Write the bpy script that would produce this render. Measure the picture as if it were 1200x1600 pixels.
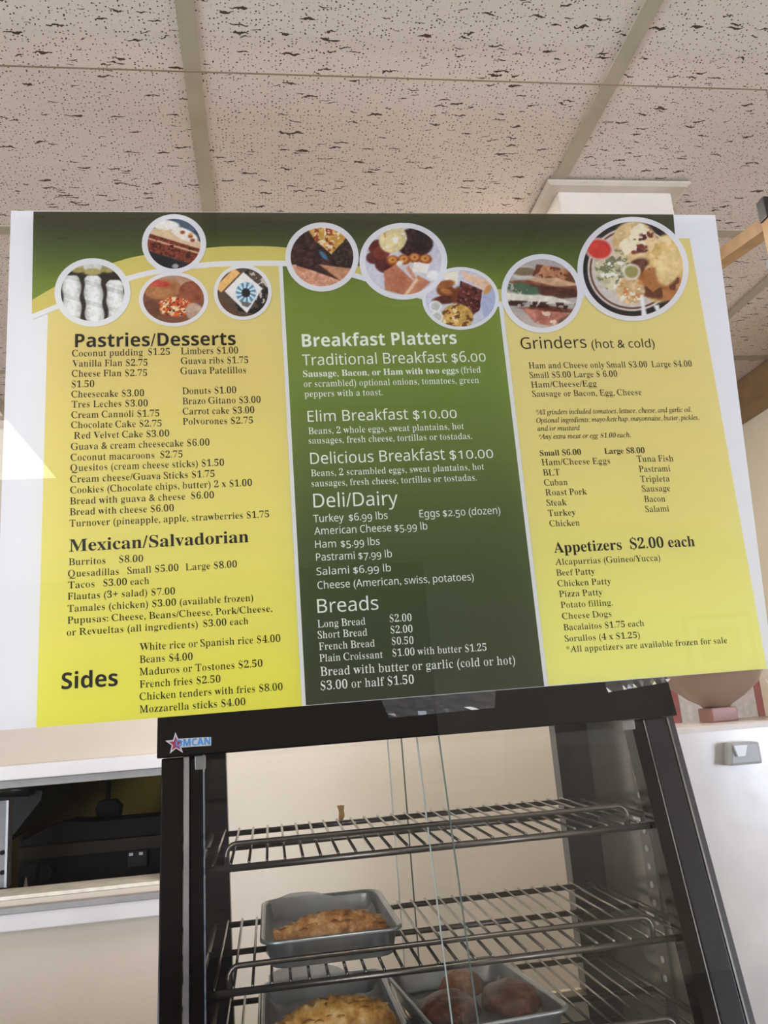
import bpy, bmesh, math, random
import numpy as np
from mathutils import Vector, Matrix, noise
from mathutils.geometry import tessellate_polygon

for o in list(bpy.data.objects):
    bpy.data.objects.remove(o)
SC = bpy.context.scene
COL = SC.collection
random.seed(7)
RNG = np.random.default_rng(7)

# ------------------------------------------------------------------ camera
CZ = 1.50                                   # eye height; x right, y into the room
YAW, PITCH, ROLL, FPX = 0.14946368, 0.24018164, -0.0794403, 1317.549


def cam_axes():
    f = Vector((math.sin(YAW), math.cos(YAW), 0)); r = Vector((math.cos(YAW), -math.sin(YAW), 0))
    f2 = f * math.cos(PITCH) + Vector((0, 0, 1)) * math.sin(PITCH)
    u2 = r.cross(f2)
    r3 = r * math.cos(ROLL) + u2 * math.sin(ROLL)
    u3 = -r * math.sin(ROLL) + u2 * math.cos(ROLL)
    return r3, u3, f2


AX = cam_axes()
camd = bpy.data.cameras.new('camera'); cam = bpy.data.objects.new('camera', camd); COL.objects.link(cam)
mw = Matrix.Identity(4)
for i in range(3):
    mw[i][0], mw[i][1], mw[i][2] = AX[0][i], AX[1][i], -AX[2][i]
mw[2][3] = CZ
cam.matrix_world = mw
camd.sensor_fit = 'VERTICAL'; camd.sensor_height = 36.0; camd.lens = FPX / 1600 * 36.0
camd.clip_start = 0.02; camd.clip_end = 100
SC.camera = cam

# ------------------------------------------------------------------ world, light, exposure
world = bpy.data.worlds.new('sky'); SC.world = world; world.use_nodes = True
bg = world.node_tree.nodes['Background']; bg.inputs[0].default_value = (0.80, 0.90, 1.0, 1); bg.inputs[1].default_value = 2.0
SC.view_settings.view_transform = 'Standard'; SC.view_settings.look = 'None'
SC.view_settings.gamma = 1.0; SC.view_settings.use_curve_mapping = False
SC.view_settings.exposure = 0.03


def area(name, loc, rot, sx, sy, power, color):
    l = bpy.data.lights.new(name, 'AREA'); l.shape = 'RECTANGLE'; l.size = sx; l.size_y = sy; l.energy = power; l.color = color
    o = bpy.data.objects.new(name, l); COL.objects.link(o); o.location = loc; o.rotation_euler = rot
    return o


# daylight coming in through three guessed, unseen shop windows behind the photographer
area('rear_window_daylight', (-2.28, -2.93, CZ - 0.1), (math.radians(90), 0, 0), 1.5, 1.75, 94, (0.73, 0.815, 1.0))
area('far_window_fill', (4.25, -2.93, CZ - 0.1), (math.radians(90), 0, math.radians(8)), 1.5, 1.75, 205, (0.74, 0.825, 1.0))  # added window light to brighten the right of the menu
area('side_window_daylight', (-3.05, -1.35, CZ - 0.1), (math.radians(90), 0, math.radians(-90)), 2.5, 1.75, 85, (0.76, 0.87, 1.0))


# ------------------------------------------------------------------ helpers
def lin(c):
    c = c / 255.0
    return c / 12.92 if c <= 0.04045 else ((c + 0.055) / 1.055) ** 2.4


def S(r, g, b, k=1.0):
    return (min(lin(r) * k, .95), min(lin(g) * k, .95), min(lin(b) * k, .95), 1.0)


def ray(px, py):
    return AX[0] * ((px - 600) / FPX) + AX[1] * (-(py - 800) / FPX) + AX[2]


def PY(px, py, Y):                           # photo pixel -> point on the upright plane y = Y (z relative to the eye)
    d = ray(px, py); return d * (Y / d.y)


MATS = {}


def mat(name, color, rough=0.5, metal=0.0, spec=0.5, var=0.0, vscale=8.0, bump=0.0, bscale=60.0, coat=0.0):
    if name in MATS: return MATS[name]
    m = bpy.data.materials.new(name); m.use_nodes = True
    nt = m.node_tree; p = nt.nodes['Principled BSDF']
    p.inputs['Base Color'].default_value = color
    p.inputs['Roughness'].default_value = rough; p.inputs['Metallic'].default_value = metal
    p.inputs['Specular IOR Level'].default_value = spec
    p.inputs['Coat Weight'].default_value = coat
    if var or bump:
        tc = nt.nodes.new('ShaderNodeTexCoord')
    if var:
        n = nt.nodes.new('ShaderNodeTexNoise'); n.inputs['Scale'].default_value = vscale; n.inputs['Detail'].default_value = 5
        nt.links.new(tc.outputs['Object'], n.inputs['Vector'])
        r = nt.nodes.new('ShaderNodeMapRange'); r.inputs[1].default_value = .3; r.inputs[2].default_value = .7
        r.inputs[3].default_value = 1 - var; r.inputs[4].default_value = 1 + var * .5
        nt.links.new(n.outputs['Fac'], r.inputs[0])
        mx = nt.nodes.new('ShaderNodeVectorMath'); mx.operation = 'SCALE'; mx.inputs[0].default_value = color[:3]
        nt.links.new(r.outputs[0], mx.inputs['Scale']); nt.links.new(mx.outputs[0], p.inputs['Base Color'])
    if bump:
        n2 = nt.nodes.new('ShaderNodeTexNoise'); n2.inputs['Scale'].default_value = bscale; n2.inputs['Detail'].default_value = 6
        nt.links.new(tc.outputs['Object'], n2.inputs['Vector'])
        b = nt.nodes.new('ShaderNodeBump'); b.inputs['Strength'].default_value = bump; b.inputs['Distance'].default_value = .004
        nt.links.new(n2.outputs['Fac'], b.inputs['Height']); nt.links.new(b.outputs[0], p.inputs['Normal'])
    MATS[name] = m
    return m


def glass_mat(name, tint=(1, 1, 1, 1), ior=1.45, rough=0.0, haze=0.0, hazecol=(.8, .8, .8, 1)):
    m = bpy.data.materials.new(name); m.use_nodes = True; nt = m.node_tree
    nt.nodes.remove(nt.nodes['Principled BSDF']); out = nt.nodes['Material Output']
    t = nt.nodes.new('ShaderNodeBsdfTransparent'); t.inputs[0].default_value = tint
    g = nt.nodes.new('ShaderNodeBsdfGlossy'); g.inputs['Roughness'].default_value = rough; g.inputs[0].default_value = (1, 1, 1, 1)
    f = nt.nodes.new('ShaderNodeFresnel'); f.inputs[0].default_value = ior
    mx = nt.nodes.new('ShaderNodeMixShader')
    nt.links.new(f.outputs[0], mx.inputs[0]); nt.links.new(t.outputs[0], mx.inputs[1]); nt.links.new(g.outputs[0], mx.inputs[2])
    last = mx
    if haze:
        d = nt.nodes.new('ShaderNodeBsdfDiffuse'); d.inputs[0].default_value = hazecol
        m2 = nt.nodes.new('ShaderNodeMixShader'); m2.inputs[0].default_value = haze
        nt.links.new(mx.outputs[0], m2.inputs[1]); nt.links.new(d.outputs[0], m2.inputs[2]); last = m2
    nt.links.new(last.outputs[0], out.inputs['Surface'])
    return m


def emit_mat(name, color, strength):
    m = bpy.data.materials.new(name); m.use_nodes = True; p = m.node_tree.nodes['Principled BSDF']
    p.inputs['Base Color'].default_value = (.8, .8, .8, 1)
    p.inputs['Emission Color'].default_value = color; p.inputs['Emission Strength'].default_value = strength
    return m


def vcol_mat(name, rough=.45, spec=.3):
    m = bpy.data.materials.new(name); m.use_nodes = True; nt = m.node_tree; p = nt.nodes['Principled BSDF']
    a = nt.nodes.new('ShaderNodeVertexColor'); a.layer_name = 'ink'
    nt.links.new(a.outputs[0], p.inputs['Base Color']); p.inputs['Roughness'].default_value = rough
    p.inputs['Specular IOR Level'].default_value = spec
    return m


class MB:
    """collects shapes (z relative to the eye) into one mesh"""
    def __init__(s): s.v = []; s.f = []; s.c = []

    def add(s, vs, fs, cols=None):
        n = len(s.v); s.v += [tuple(q) for q in vs]; s.f += [tuple(i + n for i in q) for q in fs]
        if cols is not None: s.c += list(cols)
        return s

    def box(s, a, b):
        x0, y0, z0 = a; x1, y1, z1 = b
        return s.add([(x0, y0, z0), (x1, y0, z0), (x1, y1, z0), (x0, y1, z0), (x0, y0, z1), (x1, y0, z1), (x1, y1, z1), (x0, y1, z1)],
                     [(3, 2, 1, 0), (4, 5, 6, 7), (0, 1, 5, 4), (1, 2, 6, 5), (2, 3, 7, 6), (3, 0, 4, 7)])

    def prism_x(s, yz, x0, x1):
        n = len(yz)
        s.add([(x0, y, z) for y, z in yz] + [(x1, y, z) for y, z in yz],
              [tuple(range(n))[::-1], tuple(range(n, 2 * n))] + [(i, (i + 1) % n, (i + 1) % n + n, i + n) for i in range(n)])
        return s

    def prism_y(s, xz, y0, y1):
        n = len(xz)
        s.add([(x, y0, z) for x, z in xz] + [(x, y1, z) for x, z in xz],
              [tuple(range(n)), tuple(range(n, 2 * n))[::-1]] + [(i, i + n, (i + 1) % n + n, (i + 1) % n) for i in range(n)])
        return s

    def tube(s, path, r, n=8, cap=True):
        path = [Vector(q) for q in path]; rings = []; up = None
        for i, q in enumerate(path):
            t = (path[min(i + 1, len(path) - 1)] - path[max(i - 1, 0)]).normalized()
            if up is None:
                up = Vector((0, 0, 1)) if abs(t.z) < .9 else Vector((1, 0, 0))
            up = (up - t * up.dot(t)).normalized(); w = t.cross(up)
            rr = r[i] if isinstance(r, (list, tuple)) else r
            rings.append([q + (up * math.cos(2 * math.pi * k / n) + w * math.sin(2 * math.pi * k / n)) * rr for k in range(n)])
        fs = []
        for i in range(len(path) - 1):
            for k in range(n):
                fs.append((i * n + k, i * n + (k + 1) % n, (i + 1) * n + (k + 1) % n, (i + 1) * n + k))
        if cap: fs += [tuple(range(n))[::-1], tuple(range((len(path) - 1) * n, len(path) * n))]
        return s.add([q for g in rings for q in g], fs)

    def lathe(s, c, prof, n=32):
        vs = []; m = len(prof)
        for k in range(n):
            a = 2 * math.pi * k / n
            vs += [(c[0] + r * math.cos(a), c[1] + r * math.sin(a), c[2] + z) for r, z in prof]
        fs = [(k * m + j, ((k + 1) % n) * m + j, ((k + 1) % n) * m + j + 1, k * m + j + 1) for k in range(n) for j in range(m - 1)]
        return s.add(vs, fs)

    def loops(s, lps, close=True):
        n = len(lps[0]); fs = []
        for i in range(len(lps) - 1):
            for k in range(n): fs.append((i * n + k, i * n + (k + 1) % n, (i + 1) * n + (k + 1) % n, (i + 1) * n + k))
        if close: fs += [tuple(range(n))[::-1], tuple(range((len(lps) - 1) * n, len(lps) * n))]
        return s.add([q for l in lps for q in l], fs)

    def build(s, name, m, parent=None, bevel=0.0, smooth=False, kind=None):
        base = Vector(parent['_o']) if parent is not None else Vector((0, 0, 0))
        me = bpy.data.meshes.new(name)
        if parent is None:
            a = np.array(s.v); base = Vector(((a[:, 0].min() + a[:, 0].max()) / 2, (a[:, 1].min() + a[:, 1].max()) / 2, a[:, 2].min()))
        me.from_pydata([(x - base.x, y - base.y, z - base.z) for x, y, z in s.v], [], s.f); me.update()
        if s.c:
            at = me.color_attributes.new('ink', 'FLOAT_COLOR', 'POINT')
            at.data.foreach_set('color', np.array(s.c, dtype=np.float32).ravel())
        bm = bmesh.new(); bm.from_mesh(me)
        if not s.c: bmesh.ops.recalc_face_normals(bm, faces=bm.faces)
        if bevel:
            bmesh.ops.bevel(bm, geom=[e for e in bm.edges if len(e.link_faces) == 2 and e.calc_face_angle(0) > .5], offset=bevel, segments=2, affect='EDGES', profile=.7)
        bm.to_mesh(me); bm.free()
        if smooth:
            for p in me.polygons: p.use_smooth = True
        if m: me.materials.append(m)
        o = bpy.data.objects.new(name, me); COL.objects.link(o)
        if parent is None:
            o.location = base + Vector((0, 0, CZ))
        else:
            o.parent = parent
        o['_o'] = list(base)
        if kind: o['kind'] = kind
        return o


def box(a, b): return MB().box(a, b)


def tag(o, label=None, cat=None, group=None, kind=None):
    if label: o['label'] = label
    if cat: o['category'] = cat
    if group: o['group'] = group
    if kind: o['kind'] = kind
    return o


def thing(name, loc, label=None, cat=None, group=None, kind=None):
    o = bpy.data.objects.new(name, None); COL.objects.link(o); o.empty_display_size = .05
    o.location = (loc[0], loc[1], loc[2] + CZ); o['_o'] = list(loc)
    return tag(o, label, cat, group, kind)


def copy_part(src, parent, loc):
    c = src.copy(); COL.objects.link(c); c.parent = parent; c.location = loc
    return c


# ------------------------------------------------------------------ the room
H = 0.89                                     # ceiling above the eye
G = 0.61                                     # ceiling grid
GX0, GY0 = -0.067, 1.40                      # one crossing of the grid
XL, XR, YB, YR = -3.117, 1.44, 2.42, -3.0
XE, YJ = 5.1, 1.45                           # unseen customer side, made wider for the far window's light: right wall, narrowing corner
FL = -CZ

floor_m = mat('floor vinyl', S(128, 120, 112), .45, var=.15, vscale=3)
wall_m = mat('cream paint', S(202, 189, 172), .55, var=.04, vscale=5, bump=.15, bscale=90)
wallr_m = mat('pale yellow paint', S(232, 222, 200), .55, var=.04, vscale=4)
tag(box((XL, YR, FL - .05), (XE, 4.2, FL)).build('floor', floor_m), kind='structure')


def tile_material():
    m = bpy.data.materials.new('fissured ceiling board'); m.use_nodes = True; nt = m.node_tree; p = nt.nodes['Principled BSDF']
    N = nt.nodes.new; K = nt.links.new
    tc = N('ShaderNodeTexCoord'); oi = N('ShaderNodeObjectInfo')
    mul = N('ShaderNodeMath'); mul.operation = 'MULTIPLY'; mul.inputs[1].default_value = 37.0; K(oi.outputs['Random'], mul.inputs[0])
    comb = N('ShaderNodeCombineXYZ'); K(mul.outputs[0], comb.inputs[0]); K(mul.outputs[0], comb.inputs[1])
    add = N('ShaderNodeVectorMath'); K(tc.outputs['Object'], add.inputs[0]); K(comb.outputs[0], add.inputs[1])
    # fissures: long thin voronoi cells, a few of them open, wobbled by noise
    nz = N('ShaderNodeTexNoise'); nz.inputs['Scale'].default_value = 75; nz.inputs['Detail'].default_value = 3; K(add.outputs[0], nz.inputs['Vector'])
    sb_ = N('ShaderNodeVectorMath'); sb_.operation = 'SUBTRACT'; sb_.inputs[1].default_value = (.5, .5, .5); K(nz.outputs['Color'], sb_.inputs[0])
    scl = N('ShaderNodeVectorMath'); scl.operation = 'MULTIPLY'; scl.inputs[1].default_value = (.010, .016, 0); K(sb_.outputs[0], scl.inputs[0])
    ad2 = N('ShaderNodeVectorMath'); K(add.outputs[0], ad2.inputs[0]); K(scl.outputs[0], ad2.inputs[1])
    mp = N('ShaderNodeMapping'); mp.inputs['Scale'].default_value = (23, 150, 1); K(ad2.outputs[0], mp.inputs[0])
    v1 = N('ShaderNodeTexVoronoi'); v1.voronoi_dimensions = '2D'; v1.inputs['Scale'].default_value = 1; K(mp.outputs[0], v1.inputs['Vector'])
    se1 = N('ShaderNodeSeparateColor'); K(v1.outputs['Color'], se1.inputs[0])
    ra1 = N('ShaderNodeMapRange'); ra1.inputs[1].default_value = .70; ra1.inputs[2].default_value = 1.0; ra1.inputs[3].default_value = 0.0; ra1.inputs[4].default_value = .30
    K(se1.outputs[1], ra1.inputs[0])
    r1 = N('ShaderNodeMath'); r1.operation = 'LESS_THAN'; K(v1.outputs['Distance'], r1.inputs[0]); K(ra1.outputs[0], r1.inputs[1])
    # pin holes: voronoi cells, some of them open
    mp2 = N('ShaderNodeMapping'); mp2.inputs['Scale'].default_value = (185, 185, 1); K(add.outputs[0], mp2.inputs[0])
    v = N('ShaderNodeTexVoronoi'); v.voronoi_dimensions = '2D'; v.inputs['Scale'].default_value = 1; K(mp2.outputs[0], v.inputs['Vector'])
    sep = N('ShaderNodeSeparateColor'); K(v.outputs['Color'], sep.inputs[0])
    rad = N('ShaderNodeMapRange'); rad.inputs[1].default_value = .22; rad.inputs[2].default_value = 1.0; rad.inputs[3].default_value = 0.0; rad.inputs[4].default_value = .24
    K(sep.outputs[0], rad.inputs[0])
    lt = N('ShaderNodeMath'); lt.operation = 'LESS_THAN'; K(v.outputs['Distance'], lt.inputs[0]); K(rad.outputs[0], lt.inputs[1])
    mxx = N('ShaderNodeMath'); mxx.operation = 'MAXIMUM'; K(r1.outputs[0], mxx.inputs[0]); K(lt.outputs[0], mxx.inputs[1])
    n3 = N('ShaderNodeTexNoise'); n3.inputs['Scale'].default_value = 4; K(add.outputs[0], n3.inputs['Vector'])
    cr = N('ShaderNodeMix'); cr.data_type = 'RGBA'; cr.inputs[6].default_value = S(214, 199, 186); cr.inputs[7].default_value = S(224, 211, 200); K(n3.outputs['Fac'], cr.inputs[0])
    mx = N('ShaderNodeMix'); mx.data_type = 'RGBA'; mx.inputs[7].default_value = S(84, 67, 56)  # dark fill stands in for shadow inside the fissures and pin holes
    K(mxx.outputs[0], mx.inputs[0]); K(cr.outputs[2], mx.inputs[6]); K(mx.outputs[2], p.inputs['Base Color'])
    inv = N('ShaderNodeMath'); inv.operation = 'SUBTRACT'; inv.inputs[0].default_value = 1; K(mxx.outputs[0], inv.inputs[1])
    b = N('ShaderNodeBump'); b.inputs['Strength'].default_value = .6; b.inputs['Distance'].default_value = .002
    K(inv.outputs[0], b.inputs['Height']); K(b.outputs[0], p.inputs['Normal'])
    p.inputs['Roughness'].default_value = .9; p.inputs['Specular IOR Level'].default_value = .1
    return m


tile_m = tile_material()
bar_m = mat('painted grid bar', S(172, 160, 138), .5, var=.12, vscale=14)
slab_m = mat('ceiling slab', S(120, 110, 100), .9)
ceiling = tag(box((XL, YR, H + .06), (XE, 4.2, H + .12)).build('ceiling', slab_m), kind='structure')
CO = Vector(ceiling['_o'])
i0, i1 = math.floor((XL - GX0) / G), math.ceil((XE - GX0) / G)
j0, j1 = math.floor((YR - GY0) / G), math.ceil((YB - GY0) / G)
TROFFERS = {(-2, -4): 2, (0, 0): 1}          # cell -> length in cells
skip = {(a, b + k) for (a, b), n in TROFFERS.items() for k in range(n)}
tile_src = None
for i in range(i0, i1):
    for j in range(j0, j1):
        if (i, j) in skip: continue
        x0, y0 = GX0 + i * G, GY0 + j * G
        xe_, ye_ = (XR, YB) if y0 > YJ - .45 else (XE, YJ)
        if x0 >= XR and y0 > YJ - .45: continue
        x1, y1 = min(x0 + G, xe_), min(y0 + G, YB); x0c, y0c = max(x0, XL), max(y0, YR)
        if x1 - x0c < .04 or y1 - y0c < .04: continue
        full = abs(x1 - x0c - G) < .002 and abs(y1 - y0c - G) < .002
        if full and tile_src:
            copy_part(tile_src, ceiling, (x0 - tile_src['_c'][0], y0 - tile_src['_c'][1], 0))
            continue
        t = MB().box((x0c + .008, y0c + .008, H + .004), (x1 - .008, y1 - .008, H + .018)).build('ceiling_tile', tile_m, ceiling)
        if full:                                          # own origin so that copies share the mesh
            t['_c'] = [x0, y0]; tile_src = t
bar_src = {}
for i in range(i0, i1 + 1):
    x = GX0 + i * G
    if XL < x < XE:
        ye_ = YB if x < XR else YJ
        MB().box((x - .012, YR, H), (x + .012, ye_, H + .004)).box((x - .0015, YR, H + .004), (x + .0015, ye_, H + .03)).build('grid_bar', bar_m, ceiling)
for j in range(j0, j1 + 1):
    y = GY0 + j * G
    if YR < y < YB:
        MB().box((XL, y - .012, H + .0008), (XR if y > YJ else XE, y + .012, H + .0045)).build('grid_bar', bar_m, ceiling)

troff_m = {(-2, -4): emit_mat('lit diffuser', (1.0, .92, .76, 1), 9.0), (0, 0): emit_mat('added lit diffuser', (1.0, .95, .88, 1), 14.0)}
white_en = mat('white enamel', S(235, 232, 226), .35)
TL = {(-2, -4): 'lit ceiling light panel above the counter, left of the hanging menu', (0, 0): 'added square light panel, out of view behind the hanging menu, brightening the back wall'}  # second panel is an added lamp, unseen behind the menu, for the back wall
for (a, b), n in TROFFERS.items():
    x0, y0 = GX0 + a * G, GY0 + b * G; x1, y1 = x0 + G, y0 + n * G
    t = thing('ceiling_light', ((x0 + x1) / 2, (y0 + y1) / 2, H), TL[(a, b)], 'ceiling light', 'recessed ceiling light panels')
    box((x0 + .013, y0 + .013, H + .012), (x1 - .013, y1 - .013, H + .055)).build('housing', white_en, t)
    box((x0 + .014, y0 + .014, H + .006), (x1 - .014, y1 - .014, H + .0115)).build('diffuser', troff_m[(a, b)], t)

# back wall with the kitchen hatch
HX0, HX1, HZ0, HZ1 = -1.15, -0.272, -.372, -.079
wb = MB()
wb.box((XL, YB, FL), (HX0, YB + .12, H + .06)); wb.box((HX1, YB, FL), (XR, YB + .12, H + .06))
wb.box((HX0, YB, FL), (HX1, YB + .12, HZ0)); wb.box((HX0, YB, HZ1), (HX1, YB + .12, H + .06))
tag(wb.build('wall_back', wall_m), kind='structure')
tag(box((XR, YJ, FL), (XR + .1, 4.2, H + .06)).build('wall_right', wallr_m), kind='structure')
tag(box((XR + .1, YJ, FL), (XE, YJ + .1, H + .06)).build('wall_corner', wallr_m), kind='structure')
tag(box((XE, YR, FL), (XE + .1, YJ + .1, H + .06)).build('wall_far_right', wallr_m), kind='structure')
WX0, WX1, WX2, WX3 = -3.06, -1.50, 3.48, 5.02
wr = MB(); wr.box((XL, YR - .1, FL), (WX0, YR, H + .06)); wr.box((WX1, YR - .1, FL), (.95, YR, H + .06))
wr.box((WX0, YR - .1, FL), (WX1, YR, -1.0)); wr.box((WX0, YR - .1, .80), (WX1, YR, H + .06))
tag(wr.build('wall_rear', mat('dark brown wall', S(72, 58, 48), .6, var=.2, vscale=3)), kind='structure')  # unseen rear wall, coloured dark to keep its reflection in the acrylic weak
wr = MB(); wr.box((.95, YR - .1, FL), (WX2, YR, H + .06)); wr.box((WX3, YR - .1, FL), (XE, YR, H + .06))
wr.box((WX2, YR - .1, FL), (WX3, YR, -1.0)); wr.box((WX2, YR - .1, .80), (WX3, YR, H + .06))
tag(wr.build('wall_rear_right', wallr_m), kind='structure')
# left wall with a guessed, unseen shop window
WY0, WY1, WZ0, WZ1 = -2.65, -0.05, -1.0, .80
wl_ = MB()
wl_.box((XL - .1, YR, FL), (XL, WY0, H + .06)); wl_.box((XL - .1, WY1, FL), (XL, 4.2, H + .06))
wl_.box((XL - .1, WY0, FL), (XL, WY1, WZ0)); wl_.box((XL - .1, WY0, WZ1), (XL, WY1, H + .06))
tag(wl_.build('wall_left', wallr_m), kind='structure')
win = thing('window_1', (XL - .05, (WY0 + WY1) / 2, WZ0), kind='structure')
fr = mat('aluminium frame', S(120, 118, 114), .35, metal=.8)
mid = (WY0 + WY1) / 2
for a, b in (((WY0, WZ0), (WY0 + .05, WZ1)), ((WY1 - .05, WZ0), (WY1, WZ1)), ((mid - .025, WZ0), (mid + .025, WZ1)), ((WY0 + .05, WZ0), (WY1 - .05, WZ0 + .05)), ((WY0 + .05, WZ1 - .05), (WY1 - .05, WZ1))):
    box((XL - .08, a[0], a[1]), (XL - .02, b[0], b[1])).build('window_frame', fr, win)
clear_m = glass_mat('window glass', (.97, .99, .98, 1))
for wi, (w0, w1) in enumerate(((WX0, WX1), (WX2, WX3))):  # unseen rear windows, guessed; the far right one is added for its light
    wn = thing('window_%d' % (wi + 2), ((w0 + w1) / 2, YR - .05, -1.0), kind='structure')
    for a, b in (((w0, -1.0), (w0 + .05, .80)), ((w1 - .05, -1.0), (w1, .80)), ((w0 + .05, -1.0), (w1 - .05, -.95)), ((w0 + .05, .75), (w1 - .05, .80))):
        box((a[0], YR - .08, a[1]), (b[0], YR - .02, b[1])).build('window_frame', fr, wn)
    box((w0 + .05, YR - .054, -.95), (w1 - .05, YR - .048, .75)).build('pane', clear_m, wn)
for a, b in ((WY0 + .05, mid - .025), (mid + .025, WY1 - .05)):
    box((XL - .054, a, WZ0 + .05), (XL - .048, b, WZ1 - .05)).build('pane', clear_m, win)
tag(box((.95, YR + .0005, FL), (1.17, YR + .06, H)).build('trim_3', mat('white pilaster paint', S(222, 218, 210), .5)), kind='structure')
# dark brown wooden crown board along the right wall
wood_d = mat('dark stained wood', S(140, 108, 62), .5, var=.25, vscale=18)
tag(MB().prism_y([(XR, H), (XR, .772), (XR - .018, .772), (XR - .022, .80), (XR - .022, H)], YJ, YB).build('trim_2', wood_d), kind='structure')

# white casing of the hatch
trim_m = mat('white gloss trim', S(212, 207, 206), .35, var=.06, vscale=9)
trim_g = mat('grey inner casing', S(150, 147, 145), .5, var=.15, vscale=12)  # greyer than the white outer casing
t1 = thing('trim_1', ((HX0 + HX1) / 2, YB, HZ0 - .07), kind='structure')
box((HX0 - .07, YB - .022, -.079), (HX1 + .07, YB - .0005, -.042)).build('head_casing', trim_m, t1, bevel=.003)
box((HX0, YB - .010, -.099), (HX1, YB + .119, -.0795)).build('head_lining', trim_g, t1, bevel=.002)
box((HX0 - .07, YB - .03, -.440), (HX1 + .07, YB - .0005, -.400)).build('sill_apron', trim_m, t1, bevel=.003)
box((HX0 - .07, YB - .034, -.3995), (HX1 + .07, YB - .0005, -.385)).build('sill_edge', trim_g, t1, bevel=.002)
box((HX0, YB, -.3715), (HX1, YB + .13, -.362)).build('sill_board', mat('chipped sill paint', S(235, 225, 208), .5, var=.2, vscale=30), t1, bevel=.002)
box((HX1, YB - .022, -.385), (HX1 + .07, YB - .0005, -.079)).build('side_casing', trim_m, t1, bevel=.003)
box((HX0 - .07, YB - .022, -.385), (HX0, YB - .0005, -.079)).build('side_casing', trim_m, t1, bevel=.003)

# kitchen behind the hatch
kwall = mat('dim kitchen paint', S(200, 168, 84), .8, spec=.1, var=.1, vscale=4)
KY = 3.7
tag(box((XL, KY, FL), (XR, KY + .08, H)).build('wall_kitchen', kwall), kind='structure')
black_m = mat('black kitchen enamel', S(22, 19, 14), .6, spec=.12, var=.2, vscale=10)
steel_d = mat('brushed steel', S(150, 148, 145), .35, metal=.9, var=.15, vscale=20)
# extractor hood, upper left of the hatch
hd = thing('extractor_hood', (-1.15, 3.2, -.12), 'grey angular extractor hood high inside the kitchen hatch', 'hood')
q = [PY(-80, 1225, 3.0), PY(66, 1236, 3.0), PY(64, 1250, 3.0), PY(22, 1303, 3.0), PY(-80, 1360, 3.0)]
MB().prism_y([(p.x, p.z) for p in q], 3.0, 3.45).build('canopy', mat('grey hood steel', S(62, 62, 56), .6, spec=.2, var=.15), hd)
a_, b_ = PY(-60, 1238, 2.95), PY(44, 1234, 2.95)
MB().tube([(a_.x, 2.97, a_.z), (b_.x, 2.97, b_.z)], .022, 14).build('grease_pipe', mat('oily grey pipe', S(70, 72, 62), .3, metal=.6), hd, smooth=True)
# stainless post at the very left
sp = thing('steel_upright', (-.86, 2.62, -.37), 'riveted stainless steel upright at the left end of the kitchen hatch', 'post')
a_ = PY(17, 1249, 2.6); c_ = PY(10, 1399, 2.6); d_ = PY(-50, 1275, 2.6)
MB().prism_y([(d_.x, -.361), (c_.x + .004, -.361), (a_.x, a_.z), (a_.x - .03, a_.z), (d_.x, d_.z)], 2.57, 2.60).build('panel', mat('satin steel', S(120, 118, 116), .5, metal=.4, var=.2, vscale=15), sp)
box((c_.x + .004, 2.562, -.361), (c_.x + .010, 2.605, a_.z)).build('edge_strip', mat('bright steel edge', S(150, 149, 147), .4, metal=.5), sp)
for yy in (1332, 1363):
    p = PY(4, yy, 2.57); MB().tube([(p.x, 2.5695, p.z), (p.x, 2.564, p.z)], .006, 12).build('rivet', black_m, sp)
# black griddle / range silhouette
rg = thing('kitchen_range', (-.5, 2.98, -.66), 'black kitchen range seen dimly through the wall hatch', 'range')
q = [PY(30, 1318, 2.9), PY(80, 1290, 2.9), PY(104, 1284, 2.9), PY(150, 1284, 2.9), PY(262, 1274, 2.9), PY(300, 1272, 2.9)]
pr = [(p.x, p.z) for p in q]
MB().prism_y([(pr[0][0], -.66)] + pr + [(pr[-1][0], -.66)], 2.9, 3.06).build('body', black_m, rg)
a_, b_ = PY(30, 1325, 2.87), PY(300, 1300, 2.87)
MB().prism_y([(a_.x, a_.z - .035), (b_.x, b_.z - .035), (b_.x, b_.z), (a_.x, a_.z)], 2.86, 2.8995).build('front_rail', mat('brown rail', S(44, 35, 24), .6, spec=.15), rg)
for xx, yy in ((48, 1366), (66, 1365)):
    p = PY(xx, yy, 2.85); MB().tube([(p.x, 2.8995, p.z), (p.x, 2.865, p.z)], .024, 16).build('knob', mat('black knob', S(10, 9, 9), .5, spec=.2), rg)
p = PY(212, 1345, 2.85); box((p.x - .03, 2.885, p.z - .025), (p.x + .03, 2.8995, p.z + .025)).build('control_plate', mat('dark plate', S(34, 27, 20), .5, spec=.2), rg, bevel=.004)
for dx in (-.018, .012):
    box((p.x + dx - .006, 2.878, p.z + .012), (p.x + dx + .006, 2.8845, p.z + .02)).build('switch', steel_d, rg)
# hanging outlet box on its cord
hb = thing('hanging_outlet', (-.32, 3.1, -.2), 'dark outlet box hanging on a cord inside the kitchen hatch', 'outlet')
p = PY(170, 1266, 3.1); t_ = PY(168, 1218, 3.1)
MB().prism_y([(p.x - .035, p.z - .03), (p.x + .035, p.z - .03), (p.x + .042, p.z + .012), (p.x + .022, p.z + .034), (p.x - .03, p.z + .034), (p.x - .042, p.z + .01)], 3.08, 3.14).build('box', black_m, hb, bevel=.004)
MB().tube([(t_.x, 3.11, H - .02), (t_.x, 3.11, t_.z), (p.x - .004, 3.11, p.z + .033)], .009, 8).build('cord', black_m, hb)
MB().tube([(p.x - .03, 3.12, p.z - .02), (p.x - .07, 3.13, p.z - .035), (p.x - .13, 3.14, p.z - .04)], .004, 6).build('lead', black_m, hb)
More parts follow.
